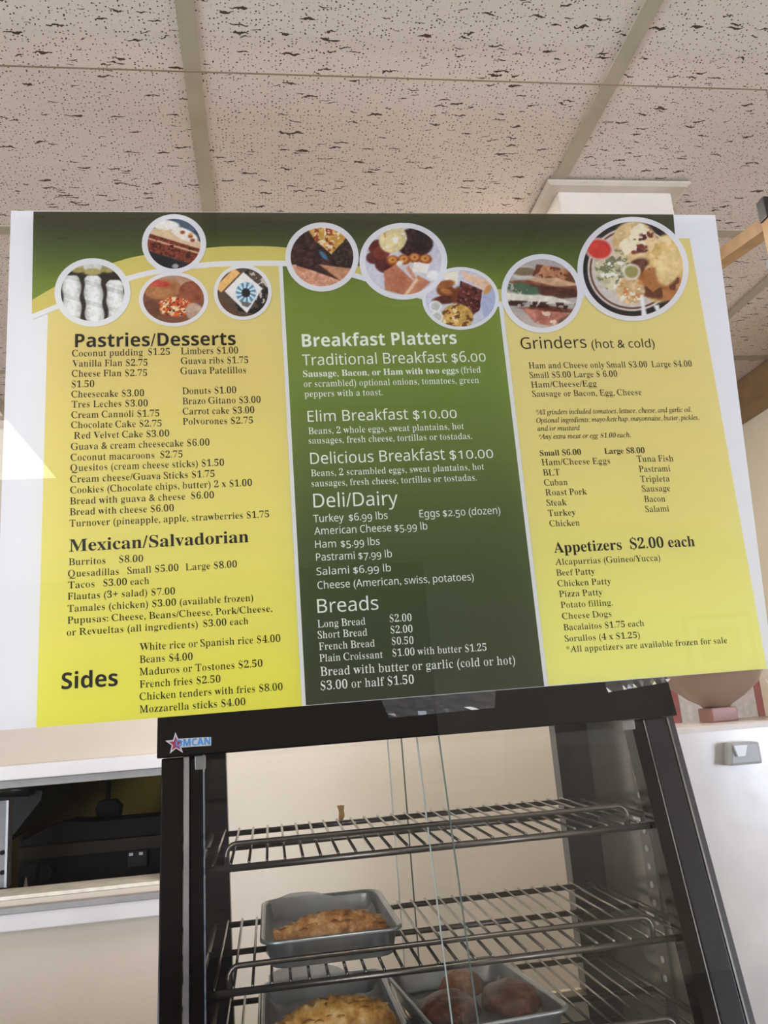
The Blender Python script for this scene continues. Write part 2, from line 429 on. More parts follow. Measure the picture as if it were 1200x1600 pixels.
# small white spout bottle low on the left
bt = thing('squeeze_bottle', (PY(40, 1398, 2.70).x, 2.70, -.6615), 'small pale squeeze bottle at the foot of the hatch opening', 'bottle')
p = PY(40, 1398, 2.70)
MB().lathe((p.x, 2.70, -.6615), [(0, 0), (.022, 0), (.024, .01), (.024, p.z + .63), (.016, p.z + .665), (.007, p.z + .672)], 20).build('bottle_body', mat('cream plastic', S(150, 135, 112), .5), bt, smooth=True)
MB().lathe((p.x, 2.70, p.z + .0105), [(.007, 0), (.006, .01), (.002, .035), (0, .036)], 16).build('spout', mat('pale plastic', S(170, 158, 135), .5), bt, smooth=True)
tag(box((-1.6, 2.56, -.72), (.6, 3.5, -.662)).build('kitchen_counter', steel_d), 'steel kitchen counter behind the wall hatch', 'counter')

# square boxed-in bulkhead with its ceiling moulding
CX0, CX1, CY0, CY1 = .546, .760, 1.258, 1.48
ZBK = .20                                    # lower end, behind the poster
colm = thing('wall_bulkhead', ((CX0 + CX1) / 2, (CY0 + CY1) / 2, ZBK), kind='structure')
paintw = mat('thick white column paint', S(226, 216, 204), .5, var=.07, vscale=14, bump=.3, bscale=45)
box((CX0, CY0, ZBK), (CX1, CY1, H)).build('shaft', paintw, colm, bevel=.004)
mould = mat('off white moulding', S(206, 194, 178), .45, var=.1, vscale=22)


def mould_prof(a, b, out):                      # mitred quarter moulding along one side
    (ax, ay), (bx, by) = a, b; d = Vector((bx - ax, by - ay, 0)).normalized(); n = Vector((out[0], out[1], 0))
    prof = [(.0005, H - .008), (.020, H - .008), (.026, H - .004), (.026, H - .0005), (.0005, H - .0005)]
    m = MB(); k = len(prof)
    vs = [Vector((ax, ay, 0)) - d * o + n * o + Vector((0, 0, z)) for o, z in prof] + [Vector((bx, by, 0)) + d * o + n * o + Vector((0, 0, z)) for o, z in prof]
    m.add(vs, [tuple(range(k)), tuple(range(k, 2 * k))[::-1]] + [(i, i + k, (i + 1) % k + k, (i + 1) % k) for i in range(k)])
    return m


mould_prof((CX0, CY0), (CX1, CY0), (0, -1)).build('moulding', mould, colm)
mould_prof((CX0, CY1), (CX0, CY0), (-1, 0)).build('moulding', mould, colm)
mould_prof((CX1, CY0), (CX1, CY1), (1, 0)).build('moulding', mould, colm)

# shop counter
counter_m = mat('laminate counter', S(170, 150, 125), .4, var=.15, vscale=10)
cn = thing('shop_counter', (.2, 1.2, FL), 'long laminate shop counter carrying the food display cabinet', 'counter')
box((-1.3, .86, -.60), (.64, 1.55, -.562)).build('worktop', counter_m, cn, bevel=.004)
box((-1.28, .90, FL), (.62, 1.52, -.6005)).build('front_body', mat('counter body', S(150, 125, 95), .5, var=.2), cn)

# ------------------------------------------------------------------ clear acrylic sheet and its wooden arm
YA = 0.949
ac = thing('acrylic_sheet', (.14, YA, -.562), 'large clear acrylic screen standing in front of the food cabinet', 'screen')
AXL, AXR, AZT = -.47, .749, .838
acry_m = glass_mat('clear acrylic', (.985, .98, .975, 1), 1.40, haze=.002, hazecol=(.75, .72, .68, 1))
edge_m = mat('polished acrylic edge', S(158, 142, 116), .3)
pane = MB().add([(AXL, YA - .0016, -.5615), (AXR, YA - .0016, -.5615), (AXR, YA - .0016, AZT), (AXL, YA - .0016, AZT)], [(0, 1, 2, 3)])
pane.build('sheet', acry_m, ac)
box((AXL, YA - .0016, AZT), (AXR, YA + .0012, AZT + .0005)).build('top_edge', edge_m, ac)
box((AXR, YA - .0016, -.5615), (AXR + .0011, YA + .0012, AZT)).build('side_edge', edge_m, ac)

pine = mat('varnished pine', S(196, 150, 92), .4, var=.3, vscale=22)
arm = thing('wooden_arm', (.755, 1.25, .62), 'slim varnished pine arm running from the boxed bulkhead to the acrylic screen', 'wooden arm')


def beam(a, b, w, h):
    a, b = Vector(a), Vector(b); m = MB(); vs = []
    for q in (a, b):
        vs += [(q.x, q.y, q.z), (q.x + w, q.y, q.z), (q.x + w, q.y, q.z + h), (q.x, q.y, q.z + h)]
    return m.add(vs, [(0, 1, 2, 3), (7, 6, 5, 4), (0, 4, 5, 1), (1, 5, 6, 2), (2, 6, 7, 3), (3, 7, 4, 0)])


beam((.738, .972, .638), (.741, 1.257, .688), .026, .021).build('rail', pine, arm, bevel=.0015)
box((.714, .953, .556), (.748, .9715, .634)).build('post', mat('orange pine', S(186, 132, 58), .4, var=.25, vscale=30), arm, bevel=.0015)
iron = mat('black iron', S(30, 28, 28), .4)
box((.712, .9525, .6345), (.75, .9715, .666)).build('bracket', iron, arm, bevel=.002)
MB().tube([(.7135, .962, .566), (.706, .962, .566)], .007, 14).build('screw_knob', iron, arm)

# ------------------------------------------------------------------ lettering engine (built-in font; serif = mathematical letters of its fallback)
_tc = bpy.data.curves.new('probe', 'FONT'); _to = bpy.data.objects.new('probe', _tc); COL.objects.link(_to)
RAW = {}


def probe_all():
    """outline and advance of every character the menu can need, from one text object (one character and a measuring bar per line)"""
    up = [chr(b + k) for b in (0x1D400, 0x1D434, 0x1D5A0, 0x1D5D4) for k in range(26)]
    lo = [code(chr(97 + k), 0, b, 0) for b in (0x1D41A, 0x1D44E, 0x1D5BA, 0x1D5EE) for k in range(26)]
    dg = [chr(b + k) for b in (0x1D7CE, 0x1D7E2, 0x1D7EC) for k in range(10)]
    chars = [''] + [c for c in up + lo + dg + list('$&(),./:*+') if c in NEED]
    PITCH_ = 3.0
    _tc.size = 1.0; _tc.space_line = PITCH_; _tc.body = '\n'.join(c + '|' for c in chars)
    bpy.context.view_layer.update()
    cu = _to.to_curve(bpy.context.evaluated_depsgraph_get())
    rows = [[] for _ in chars]
    for sp in cu.splines:
        pts = []; bp = sp.bezier_points; n = len(bp)
        for k in range(n):
            a, b = bp[k], bp[(k + 1) % n]
            p0, p1, p2, p3 = (np.array(q[:2]) for q in (a.co, a.handle_right, b.handle_left, b.co))
            ch = p3 - p0; L = np.hypot(*ch) + 1e-9
            dev = max(abs(ch[0] * (q - p0)[1] - ch[1] * (q - p0)[0]) for q in (p1, p2)) / L
            m = 1 if dev < .004 else (3 if dev < .03 else 5)
            for t in np.arange(m) / m:
                pts.append((1 - t) ** 3 * p0 + 3 * t * (1 - t) ** 2 * p1 + 3 * t * t * (1 - t) * p2 + t ** 3 * p3)
        q = [pts[0]]
        for p in pts[1:]:
            if np.hypot(*(p - q[-1])) > 1e-4: q.append(p)
        q = np.array(q); yc = (q[:, 1].min() + q[:, 1].max()) / 2
        r = int(round((.3 - yc) / PITCH_))
        if len(q) > 2 and 0 <= r < len(rows): rows[r].append(q + np.array([0, r * PITCH_]))
    _to.to_curve_clear()
    bar = rows[0][0][:, 0].max()
    for c, R in zip(chars, rows):
        if not c: continue
        k = max(range(len(R)), key=lambda i: R[i][:, 0].max())
        RAW[c] = ([p for i, p in enumerate(R) if i != k], R[k][:, 0].max() - bar)


NEED = set()


def raw(ch):
    if not RAW: probe_all()
    return RAW[ch]


def code(ch, up, lo, dg):
    if 'A' <= ch <= 'Z' and up: return chr(up + ord(ch) - 65)
    if 'a' <= ch <= 'z' and lo:
        return '\u210e' if (lo == 0x1D44E and ch == 'h') else chr(lo + ord(ch) - 97)
    if ch.isdigit() and dg: return chr(dg + ord(ch) - 48)
    return ch


def sarea(p): return .5 * np.sum(p[:, 0] * np.roll(p[:, 1], -1) - np.roll(p[:, 0], -1) * p[:, 1])


def erode(P, d, dy=0.0):
    if not P: return P
    big = max(P, key=lambda q: abs(sarea(q))); s = 1 if sarea(big) > 0 else -1
    out = []
    for q in P:
        t = np.roll(q, -1, 0) - np.roll(q, 1, 0); t /= (np.hypot(t[:, 0], t[:, 1])[:, None] + 1e-9)
        n = np.stack([-t[:, 1], t[:, 0]], 1) * s
        r = q.copy(); r[:, 0] += n[:, 0] * d; r[:, 1] += n[:, 1] * dy; out.append(r)
    return out


def inside(pt, q):
    c = False; n = len(q)
    for i in range(n):
        (x0, y0), (x1, y1) = q[i], q[i - 1]
        if (y0 > pt[1]) != (y1 > pt[1]) and pt[0] < (x1 - x0) * (pt[1] - y0) / (y1 - y0) + x0: c = not c
    return c


def fill(P):
    """triangles over the concatenated points; every island with its own holes"""
    off = np.cumsum([0] + [len(q) for q in P]); tris = []
    depth = [sum(inside(q[0], r) for j, r in enumerate(P) if j != i) for i, q in enumerate(P)]
    for i, q in enumerate(P):
        if depth[i] % 2: continue
        grp = [i] + [j for j, r in enumerate(P) if j != i and depth[j] % 2 and inside(r[0], q)]
        idx = [k for j in grp for k in range(off[j], off[j + 1])]
        for t in tessellate_polygon([[Vector((x, y, 0)) for x, y in P[j]] for j in grp]): tris.append(tuple(idx[k] for k in t))
    return tris


GL = {}


def glyph(ch, style):
    key = (ch, style)
    if key in GL: return GL[key]
    if ch == ' ':
        GL[key] = ([], [], .26); return GL[key]
    if style == 'serif':
        if ch in 'VWY':
            P, adv = raw(code(ch, 0x1D400, 0, 0)); P = erode(P, .014)
        elif 'A' <= ch <= 'Z':
            P, adv = raw(code(ch, 0x1D434, 0, 0)); P = [q - np.stack([q[:, 1] * .285, q[:, 1] * 0], 1) for q in P]
            x0 = min(q[:, 0].min() for q in P); P = [q + np.array([.02 - x0, 0]) for q in P]
            adv = max(q[:, 0].max() for q in P) + .03
            P = erode(P, -.008, -.004)
        elif 'a' <= ch <= 'z':
            P, adv = raw(code(ch, 0, 0x1D41A, 0)); P = erode(P, .012 if ch in 'vwxykz' else .024)
        elif ch.isdigit():
            P, adv = raw(code(ch, 0, 0, 0x1D7CE)); P = erode(P, .016)
        elif ch == '$':
            P, adv = raw('\U0001D412'); P = erode(P, .014)
            c = (min(q[:, 0].min() for q in P) + max(q[:, 0].max() for q in P)) / 2
            P = [q * np.array([.9, 1]) + np.array([.1 * c, 0]) for q in P]
            for y0, y1 in ((.66, .77), (-.10, .0)): P.append(np.array([[c - .018, y0], [c + .018, y0], [c + .018, y1], [c - .018, y1]]))
        else:
            P, adv = raw(ch); P = erode(P, .004, .004)
    elif style == 'serifb':
        if ch == '$':
            P, adv = raw('\U0001D412'); P = list(P); c = (min(q[:, 0].min() for q in P) + max(q[:, 0].max() for q in P)) / 2
            for y0, y1 in ((.66, .77), (-.10, .0)): P.append(np.array([[c - .025, y0], [c + .025, y0], [c + .025, y1], [c - .025, y1]]))
        else: P, adv = raw(code(ch, 0x1D400, 0x1D41A, 0x1D7CE))
    elif style == 'italic':
        if ch.isalpha(): P, adv = raw(code(ch, 0x1D434, 0x1D44E, 0)); P = erode(P, -.008, -.004)
        else:
            P, adv, = raw('\U0001D412' if ch == '$' else code(ch, 0, 0, 0x1D7CE)); P = [q + np.stack([q[:, 1] * .25, q[:, 1] * 0], 1) for q in erode(P, .014)]
    else:
        b = style == 'sansb'
        P, adv = raw(code(ch, 0x1D5D4 if b else 0x1D5A0, 0x1D5EE if b else 0x1D5BA, 0x1D7EC if b else 0x1D7E2))
        if ch.isdigit():                                    # old-style figures
            if ch in '012': P = [q * np.array([1.0, .76]) for q in P]
            elif ch in '34579': P = [q + np.array([0, -.17]) for q in P]
        if ch == '$': P = [q * np.array([.95, .85]) for q in P]
    flat = [Vector((x, y, 0)) for q in P for x, y in q]
    tris = fill(P)
    V = np.array([(v.x, v.y) for v in flat]) if flat else np.zeros((0, 2))
    GL[key] = (V, [tuple(t) for t in tris], adv)
    return GL[key]


def text_mesh(txt, style):
    vs = []; fs = []; x = 0
    for ch in txt:
        V, F, adv = glyph(ch, style)
        if len(V):
            n = len(vs); vs += [(a + x, b) for a, b in V]; fs += [tuple(i + n for i in f) for f in F]
        x += adv
    return np.array(vs), fs


# ------------------------------------------------------------------ menu poster
YP = 0.9535                                  # paper front
LB = []                                      # overlay tag
po = thing('menu_poster', (.174, YP, .02), 'large green and yellow printed menu poster on the clear acrylic screen', 'menu board')
KP = 1.13                                    # print reflectance from photographed colours
paper_m = mat('white poster paper', (.82, .815, .83, 1), .5, spec=.25)
ink_m = vcol_mat('poster ink', .45, .25)


def pl(px, py, lift):
    p = PY(px, py, YP); return (p.x, YP - lift, p.z)


corn = [PY(17.2, 329.2, YP), PY(1117.5, 336, YP), PY(1208.5, 1044, YP), PY(-10, 1142, YP)]
n = 4
MB().add([(c.x, YP, c.z) for c in corn] + [(c.x, YP + .0012, c.z) for c in corn],
         [(0, 3, 2, 1), (4, 5, 6, 7)] + [(i, (i + 1) % 4, (i + 1) % 4 + 4, i + 4) for i in range(4)]).build('paper', paper_m, po)


def ramp(stops, t):
    xs = [s[0] for s in stops]
    return tuple(np.interp(t, xs, [s[1][k] for s in stops]) for k in range(3))


def ink(c, k=KP): return (*[min(lin(v) * k, .93) for v in c], 1.0)


def sheet(name, top, bot, cols, lift, stops, nv=40):
    """print area between an upper and a lower pixel polyline (same length), coloured by pixel height"""
    m = MB(); nt_ = len(top); vs = []; cs = []; fs = []
    for k in range(nv + 1):
        t = k / nv
        for a, b in zip(top, bot):
            x, y = a[0] + (b[0] - a[0]) * t, a[1] + (b[1] - a[1]) * t
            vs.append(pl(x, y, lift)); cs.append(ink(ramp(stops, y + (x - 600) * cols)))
    for k in range(nv):
        for i in range(nt_ - 1):
            a = k * nt_ + i; fs.append((a, a + nt_, a + nt_ + 1, a + 1))
    m.add(vs, fs, cs)
    return m.build(name, ink_m, po)


def dense(pts, n=8):
    """smooth curve through pixel points (Catmull-Rom)"""
    out = []; P = [np.array(p, float) for p in pts]
    for i in range(len(P) - 1):
        p0, p1, p2, p3 = P[max(i - 1, 0)], P[i], P[i + 1], P[min(i + 2, len(P) - 1)]
        for t in np.arange(n) / n:
            out.append(.5 * ((2 * p1) + (-p0 + p2) * t + (2 * p0 - 5 * p1 + 4 * p2 - p3) * t * t + (-p0 + 3 * p1 - 3 * p2 + p3) * t ** 3))
    out.append(P[-1]); return out


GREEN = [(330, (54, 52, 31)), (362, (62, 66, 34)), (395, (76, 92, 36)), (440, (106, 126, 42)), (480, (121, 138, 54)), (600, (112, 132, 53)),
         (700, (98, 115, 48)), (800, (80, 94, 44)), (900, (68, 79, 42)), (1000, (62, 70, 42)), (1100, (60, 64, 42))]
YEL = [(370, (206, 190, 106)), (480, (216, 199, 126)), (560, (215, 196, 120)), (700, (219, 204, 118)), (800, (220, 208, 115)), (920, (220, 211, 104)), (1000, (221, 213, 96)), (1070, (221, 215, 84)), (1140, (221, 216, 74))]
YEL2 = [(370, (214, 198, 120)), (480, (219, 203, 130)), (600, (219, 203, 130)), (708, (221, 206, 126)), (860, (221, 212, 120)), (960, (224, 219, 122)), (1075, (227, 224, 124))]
WAVE = dense([(50, 469), (92, 445), (147, 421), (183, 409), (224, 399), (319, 388), (367, 385), (447, 387), (520, 402), (600, 430), (680, 450), (776, 452), (850, 448), (905, 437), (960, 415), (1010, 390), (1055, 373)])
LINE = dense([(50, 491), (75, 481), (147, 451), (198, 432), (242, 421), (312, 411), (367, 408), (447, 408), (500, 415), (552, 426), (600, 441), (680, 464), (777, 471), (850, 469), (907, 457), (960, 436), (1010, 410), (1055, 392)])
hx = [p[0] for p in WAVE]
xe = lambda x: np.interp(x, [50, 1055], [52.3, 1052])
sheet('header_band', [(xe(x), 330.6 + (xe(x) - 52) * .0047) for x in hx], [tuple(p) for p in WAVE], 0.0, .0002, GREEN)
sheet('yellow_wave', [tuple(p) for p in WAVE], [tuple(p) for p in LINE], 0.0, .0003, [(370, (206, 192, 104)), (500, (204, 186, 98))], 6)
edgef = lambda a, b, y: a[0] + (b[0] - a[0]) * (y - a[1]) / (b[1] - a[1])


def column(name, la, lb, ra, rb, topline, off, bot_l, bot_r, stops, lift):
    m = 24; top = []; bot = []
    T = np.array(topline)
    for k in range(m + 1):
        s = k / m
        xt0, xt1 = la[0], ra[0]; xt = xt0 + (xt1 - xt0) * s
        top.append((xt, np.interp(xt, T[:, 0], T[:, 1]) + off))
        bot.append((bot_l[0] + (bot_r[0] - bot_l[0]) * s, bot_l[1] + (bot_r[1] - bot_l[1]) * s))
    return sheet(name, top, bot, 0.0, lift, stops, 48)


column('yellow_panel', (75, 485), None, (435.2, 415), None, [tuple(p) for p in LINE], 8, (57, 1137), (471.5, 1103.2), YEL, .0003)
column('green_panel', (441.5, 417), None, (779.5, 480), None, [tuple(p) for p in LINE], 8, (478, 1102), (850.2, 1072.2), GREEN, .0003)
# right yellow panel: its top left follows the white line, its right part stands higher
T2 = [(x, y + 8) for x, y in LINE if 786 <= x <= 1000]; T2 = [(786, 478)] + T2 + [(1030, 400), (1056, 372.5), (1077.3, 372.5)]
bx_ = [856.5 + (1198 - 856.5) * (p[0] - 786) / (1077.3 - 786) for p in T2]
sheet('yellow_panel', T2, [(x, 1071 - (x - 856.5) * .0765) for x in bx_], 0.0, .00035, YEL2, 48)
wl = MB()
W0 = [tuple(p) for p in LINE if p[0] < 985]; vs = [pl(x, y, .0005) for x, y in W0] + [pl(x, y + 8.5, .0005) for x, y in W0]; k_ = len(W0)
wl.add(vs, [(i, i + k_, i + k_ + 1, i + 1) for i in range(k_ - 1)]).build('white_wave_line', paper_m, po)


# ---- printed food photographs -------------------------------------------------
class Paint:
    def __init__(s, n, bgc, seed):
        g = np.linspace(-1.06, 1.06, n); s.u, s.v = np.meshgrid(g, g); s.n = n
        s.c = np.ones((n, n, 3)) * np.array(bgc, float); s.r = np.random.default_rng(seed)

    def noise(s, k, seed=0):
        r = np.random.default_rng(seed); out = np.zeros_like(s.u); amp = 1; tot = 0
        for o in range(3):
            kk = max(2, int(k * 2 ** o)); g = r.random((kk + 2, kk + 2))
            x = (s.u + 1.06) / 2.12 * kk; y = (s.v + 1.06) / 2.12 * kk
            xi = np.clip(x.astype(int), 0, kk); yi = np.clip(y.astype(int), 0, kk); fx = x - xi; fy = y - yi
            fx = fx * fx * (3 - 2 * fx); fy = fy * fy * (3 - 2 * fy)
            out += amp * ((g[yi, xi] * (1 - fx) + g[yi, xi + 1] * fx) * (1 - fy) + (g[yi + 1, xi] * (1 - fx) + g[yi + 1, xi + 1] * fx) * fy); tot += amp; amp *= .6
        return out / tot

    def put(s, mask, col, var=0, k=10, seed=1):
        col = np.array(col, float)
        c = col + (s.noise(k, seed) - .5)[..., None] * var
        m = np.clip(mask, 0, 1)[..., None]; s.c = s.c * (1 - m) + c * m

    def ell(s, cx, cy, rx, ry, rot=0, soft=.05):
        a = math.radians(rot); x, y = s.u - cx, s.v - cy
        X = x * math.cos(a) + y * math.sin(a); Y = -x * math.sin(a) + y * math.cos(a)
        return np.clip((1 - np.sqrt((X / rx) ** 2 + (Y / ry) ** 2)) / soft * min(rx, ry), 0, 1) if False else np.clip((1 - np.sqrt((X / rx) ** 2 + (Y / ry) ** 2)) * min(rx, ry) / soft + .5, 0, 1)

    def poly(s, pts):
        d = np.full_like(s.u, 9.0); n = len(pts); ar = sum(pts[i][0] * pts[(i + 1) % n][1] - pts[(i + 1) % n][0] * pts[i][1] for i in range(n)); sg = 1 if ar > 0 else -1
        for i in range(n):
            (x0, y0), (x1, y1) = pts[i], pts[(i + 1) % n]; L = math.hypot(x1 - x0, y1 - y0) + 1e-9
            d = np.minimum(d, sg * ((x1 - x0) * (s.v - y0) - (y1 - y0) * (s.u - x0)) / L)
        return np.clip(d / .04 + .5, 0, 1)

    def spots(s, mask, col, k, thr, seed, var=0):
        s.put(mask * np.clip((s.noise(k, seed) - thr) / .04, 0, 1), col, var, k, seed + 1)


def ph_cannoli():
    p = Paint(120, (40, 30, 20), 1)
    for cx in (-.46, .48): p.put(p.ell(cx, .92, .3, .24), (150, 138, 78), 70, 8, 2); p.put(p.ell(cx, 1.0, .2, .12), (190, 184, 160), 40, 8, 4)
    p.put(p.ell(0, .98, .3, .34), (206, 204, 198), 40, 8, 3); p.put(p.ell(0, .72, .3, .12), (168, 156, 96), 40, 8, 5)
    for i, (cx, lean) in enumerate(((-.66, .02), (.03, .05), (.72, .06))):
        x = p.u - cx + lean * p.v; w = .31 + .028 * np.sin(p.v * 9 + i * 2.1) + .03 * (p.noise(7, 30 + i) - .5)
        m = np.clip((w - np.abs(x)) / .05, 0, 1) * np.clip((.62 - .08 * i * (i != 1) - p.v - 1.4 * np.clip(np.abs(x) - .12, 0, 1) ** 2 * 4) / .05, 0, 1)
        shade = 1 - .30 * np.clip(np.abs(x) / .32, 0, 1) ** 2 - .10 * (np.sin(p.v * 9 + i * 2.1 + x * 3) < -.75)
        base = np.array((236., 235., 230.)) * (shade + (p.noise(20, 40 + i) - .5) * .22)[..., None]
        p.c = p.c * (1 - m[..., None]) + base * m[..., None]
    return p


def ph_velvet():
    p = Paint(96, (52, 66, 84), 2); p.put(p.ell(.5, .75, .5, .2, -20), (78, 92, 110), 40, 5, 1)
    p.put(p.poly([(-1.2, .55), (-1.2, -.2), (1.2, -1.0), (1.2, -.05)]), (120, 48, 30), 90, 22, 4)
    p.put(p.poly([(-1.2, .32), (1.2, -.42), (1.2, -.5), (-1.2, .25)]), (206, 170, 130), 30, 12, 3)
    p.spots(p.poly([(-1.2, .55), (-1.2, -.2), (1.2, -1.0), (1.2, -.05)]), (60, 20, 14), 16, .62, 8)
    p.put(p.poly([(-1.2, .66), (-.2, .58), (1.2, -.0), (1.2, -.28), (-1.2, .5)]), (216, 190, 152), 20, 8, 5)
    p.put(p.ell(-.35, .76, .55, .2, -4), (236, 230, 220), 30, 14, 6); p.put(p.ell(.4, .38, .55, .22, -26), (236, 228, 216), 20, 10, 7)
    p.put(p.poly([(-1.2, -.22), (1.2, -1.02), (1.2, -1.4), (-1.2, -1.4)]), (26, 26, 30), 30, 8, 8)
    for x, y in ((.32, .46), (.62, .3), (.7, .14)): p.put(p.ell(x, y, .09, .07), (150, 70, 34), 40, 9, 3)
    p.put(p.ell(.62, .38, .07, .05), (214, 170, 60)); p.put(p.ell(.05, -.9, .12, .1), (150, 150, 150), 60, 20, 2)
    return p


def ph_sandwich():
    p = Paint(96, (120, 76, 54), 3); p.put(p.poly([(-1.2, 1.2), (1.2, 1.2), (1.2, .5), (-1.2, .6)]), (176, 138, 112), 50, 6, 1)
    p.put(p.ell(-.35, .42, .62, .42, 8), (170, 116, 70), 50, 8, 2); p.put(p.ell(.62, .28, .46, .5, -15), (146, 80, 52), 60, 8, 3)
    p.put(p.ell(-.5, .66, .4, .14, -6), (188, 70, 56), 50, 10, 4)
    p.put(p.ell(.05, -.32, .58, .42, 0), (196, 82, 40), 90, 14, 5)
    p.spots(p.ell(.05, -.32, .58, .42), (240, 218, 170), 20, .57, 6); p.spots(p.ell(.05, -.32, .55, .4), (70, 40, 22), 18, .64, 12)
    p.spots(p.ell(.1, -.3, .5, .36), (222, 130, 40), 16, .6, 14)
    p.put(p.ell(.7, -.55, .3, .4, 20), (186, 160, 140), 60, 10, 7); p.put(p.ell(-.75, -.45, .3, .4), (108, 64, 46), 30, 6, 8)
    return p


def ph_box():
    p = Paint(96, (88, 70, 56), 4); p.spots(p.ell(.5, -.2, .9, 1.2), (28, 26, 24), 7, .52, 3); p.spots(p.ell(.6, .4, .6, .9), (196, 186, 172), 9, .6, 5)
    p.put(p.poly([(-1.1, .2), (-.35, 1.0), (-.1, .8), (-.85, .0)]), (226, 176, 106), 30, 6, 2); p.put(p.poly([(-1.1, .0), (-.2, -.9), (-.4, -1.2), (-1.2, -.6)]), (96, 62, 44), 30, 6, 4)
    p.put(p.poly([(-.72, .05), (.02, .84), (.78, .16), (.16, -.86)]), (238, 232, 226), 14, 5, 1)
    R = np.hypot((p.u - .12) / 1, (p.v + .02) / 1.1); A = np.arctan2(p.v + .02, p.u - .12)
    ring = np.clip((.40 - R) / .04 + .5, 0, 1)
    p.put(ring, (92, 140, 162)); p.put(ring * (np.sin(A * 11 + R * 6) > .1), (206, 226, 228)); p.put(np.clip((.17 - R) / .04 + .5, 0, 1), (24, 26, 34))
    p.put(p.poly([(-.1, -.35), (.35, -.45), (.2, -.62), (-.02, -.55)]), (110, 106, 104), 20, 6, 2)
    return p


def ph_beef():
    p = Paint(110, (70, 38, 30), 5)
    p.put(p.ell(-.45, .3, .7, .8, 20), (66, 36, 30), 70, 20, 1); p.spots(p.ell(-.45, .3, .7, .8, 20), (38, 18, 16), 15, .56, 2)
    p.put(p.ell(.65, .1, .5, .5), (60, 40, 28), 70, 24, 3); p.spots(p.ell(.65, .1, .5, .5), (30, 20, 14), 20, .55, 4)
    p.put(p.poly([(-.55, 1.1), (.95, 1.1), (.7, .55), (.3, .1), (-.2, .55)]), (206, 160, 74), 90, 14, 5)
    p.spots(p.poly([(-.55, 1.1), (.95, 1.1), (.7, .55), (.3, .1), (-.2, .55)]), (240, 220, 178), 12, .58, 6)
    p.spots(p.poly([(-.55, 1.1), (.95, 1.1), (.7, .55), (.3, .1), (-.2, .55)]), (150, 60, 36), 14, .62, 7)
    p.put(p.ell(.05, .05, .2, .07, -50), (70, 120, 150), 40, 8, 3)
    p.put(p.poly([(-1.1, -.15), (.7, -.85), (.4, -1.3), (-1.1, -1.2)]), (206, 146, 116), 60, 18, 8); p.put(p.poly([(-.1, -.25), (1.1, -.42), (1.1, -.75), (.6, -.82)]), (196, 142, 104), 60, 16, 9)
    p.put(p.poly([(-1.1, -.1), (.2, -.55), (.2, -.62), (-1.1, -.2)]), (48, 26, 20), 20, 8, 2); p.spots(p.poly([(-1.1, -.15), (.7, -.85), (.4, -1.3), (-1.1, -1.2)]), (226, 176, 150), 30, .6, 12)
    return p


def ph_plate():
    p = Paint(120, (196, 194, 204), 6); p.put(p.ell(0, 0, .98, .98, 0, .1), (206, 204, 212), 12, 4, 1)
    p.put(p.ell(-.66, .42, .26, .22, 20), (100, 36, 30), 50, 10, 2); p.put(p.ell(-.78, .1, .2, .18), (88, 34, 30), 40, 10, 3); p.put(p.ell(-.5, -.12, .26, .22, -30), (84, 30, 28), 50, 10, 4); p.put(p.ell(-.58, .25, .22, .2), (120, 50, 40), 50, 9, 14)
    p.put(p.ell(.28, .55, .5, .42, -12), (58, 30, 30), 60, 26, 5); p.spots(p.ell(.28, .55, .5, .42, -12), (32, 16, 18), 22, .55, 6)
    p.put(p.ell(-.28, .66, .36, .42, -20), (224, 208, 156), 50, 12, 7); p.spots(p.ell(-.28, .66, .36, .42, -20), (244, 240, 228), 10, .56, 8); p.spots(p.ell(-.28, .6, .3, .36), (202, 160, 70), 9, .64, 9)
    for x, y in ((-.28, .02), (.02, .05), (.3, .1), (.58, .06)):
        p.put(p.ell(x, y, .17, .15), (150, 74, 26), 40, 8, 2); p.put(p.ell(x - .01, y + .02, .11, .1), (206, 142, 66), 40, 8, 3); p.put(p.ell(x, y + .02, .03, .03), (130, 66, 24))
    p.put(p.poly([(.28, -.02), (.68, -.08), (.62, -.36), (.22, -.32)]), (238, 232, 218), 12, 6, 4); p.put(p.ell(-.1, -.06, .1, .07, 30), (236, 228, 212))
    p.put(p.poly([(-.52, -.3), (-.2, -.1), (.3, -.62), (.0, -1.0), (-.48, -.86)]), (184, 118, 86), 50, 12, 5); p.put(p.poly([(.06, -.2), (.14, -.12), (.36, -.52), (.3, -.6)]), (206, 150, 116), 20, 8, 7)
    p.put(p.poly([(.02, -1.0), (.38, -.42), (.72, -.62), (.3, -1.05)]), (190, 126, 92), 50, 10, 6); p.put(p.poly([(.02, -1.0), (.34, -.48), (.4, -.56), (.1, -1.02)]), (228, 196, 164))
    p.put(p.ell(.78, -.42, .16, .14), (232, 230, 226), 14, 5, 3)
    return p


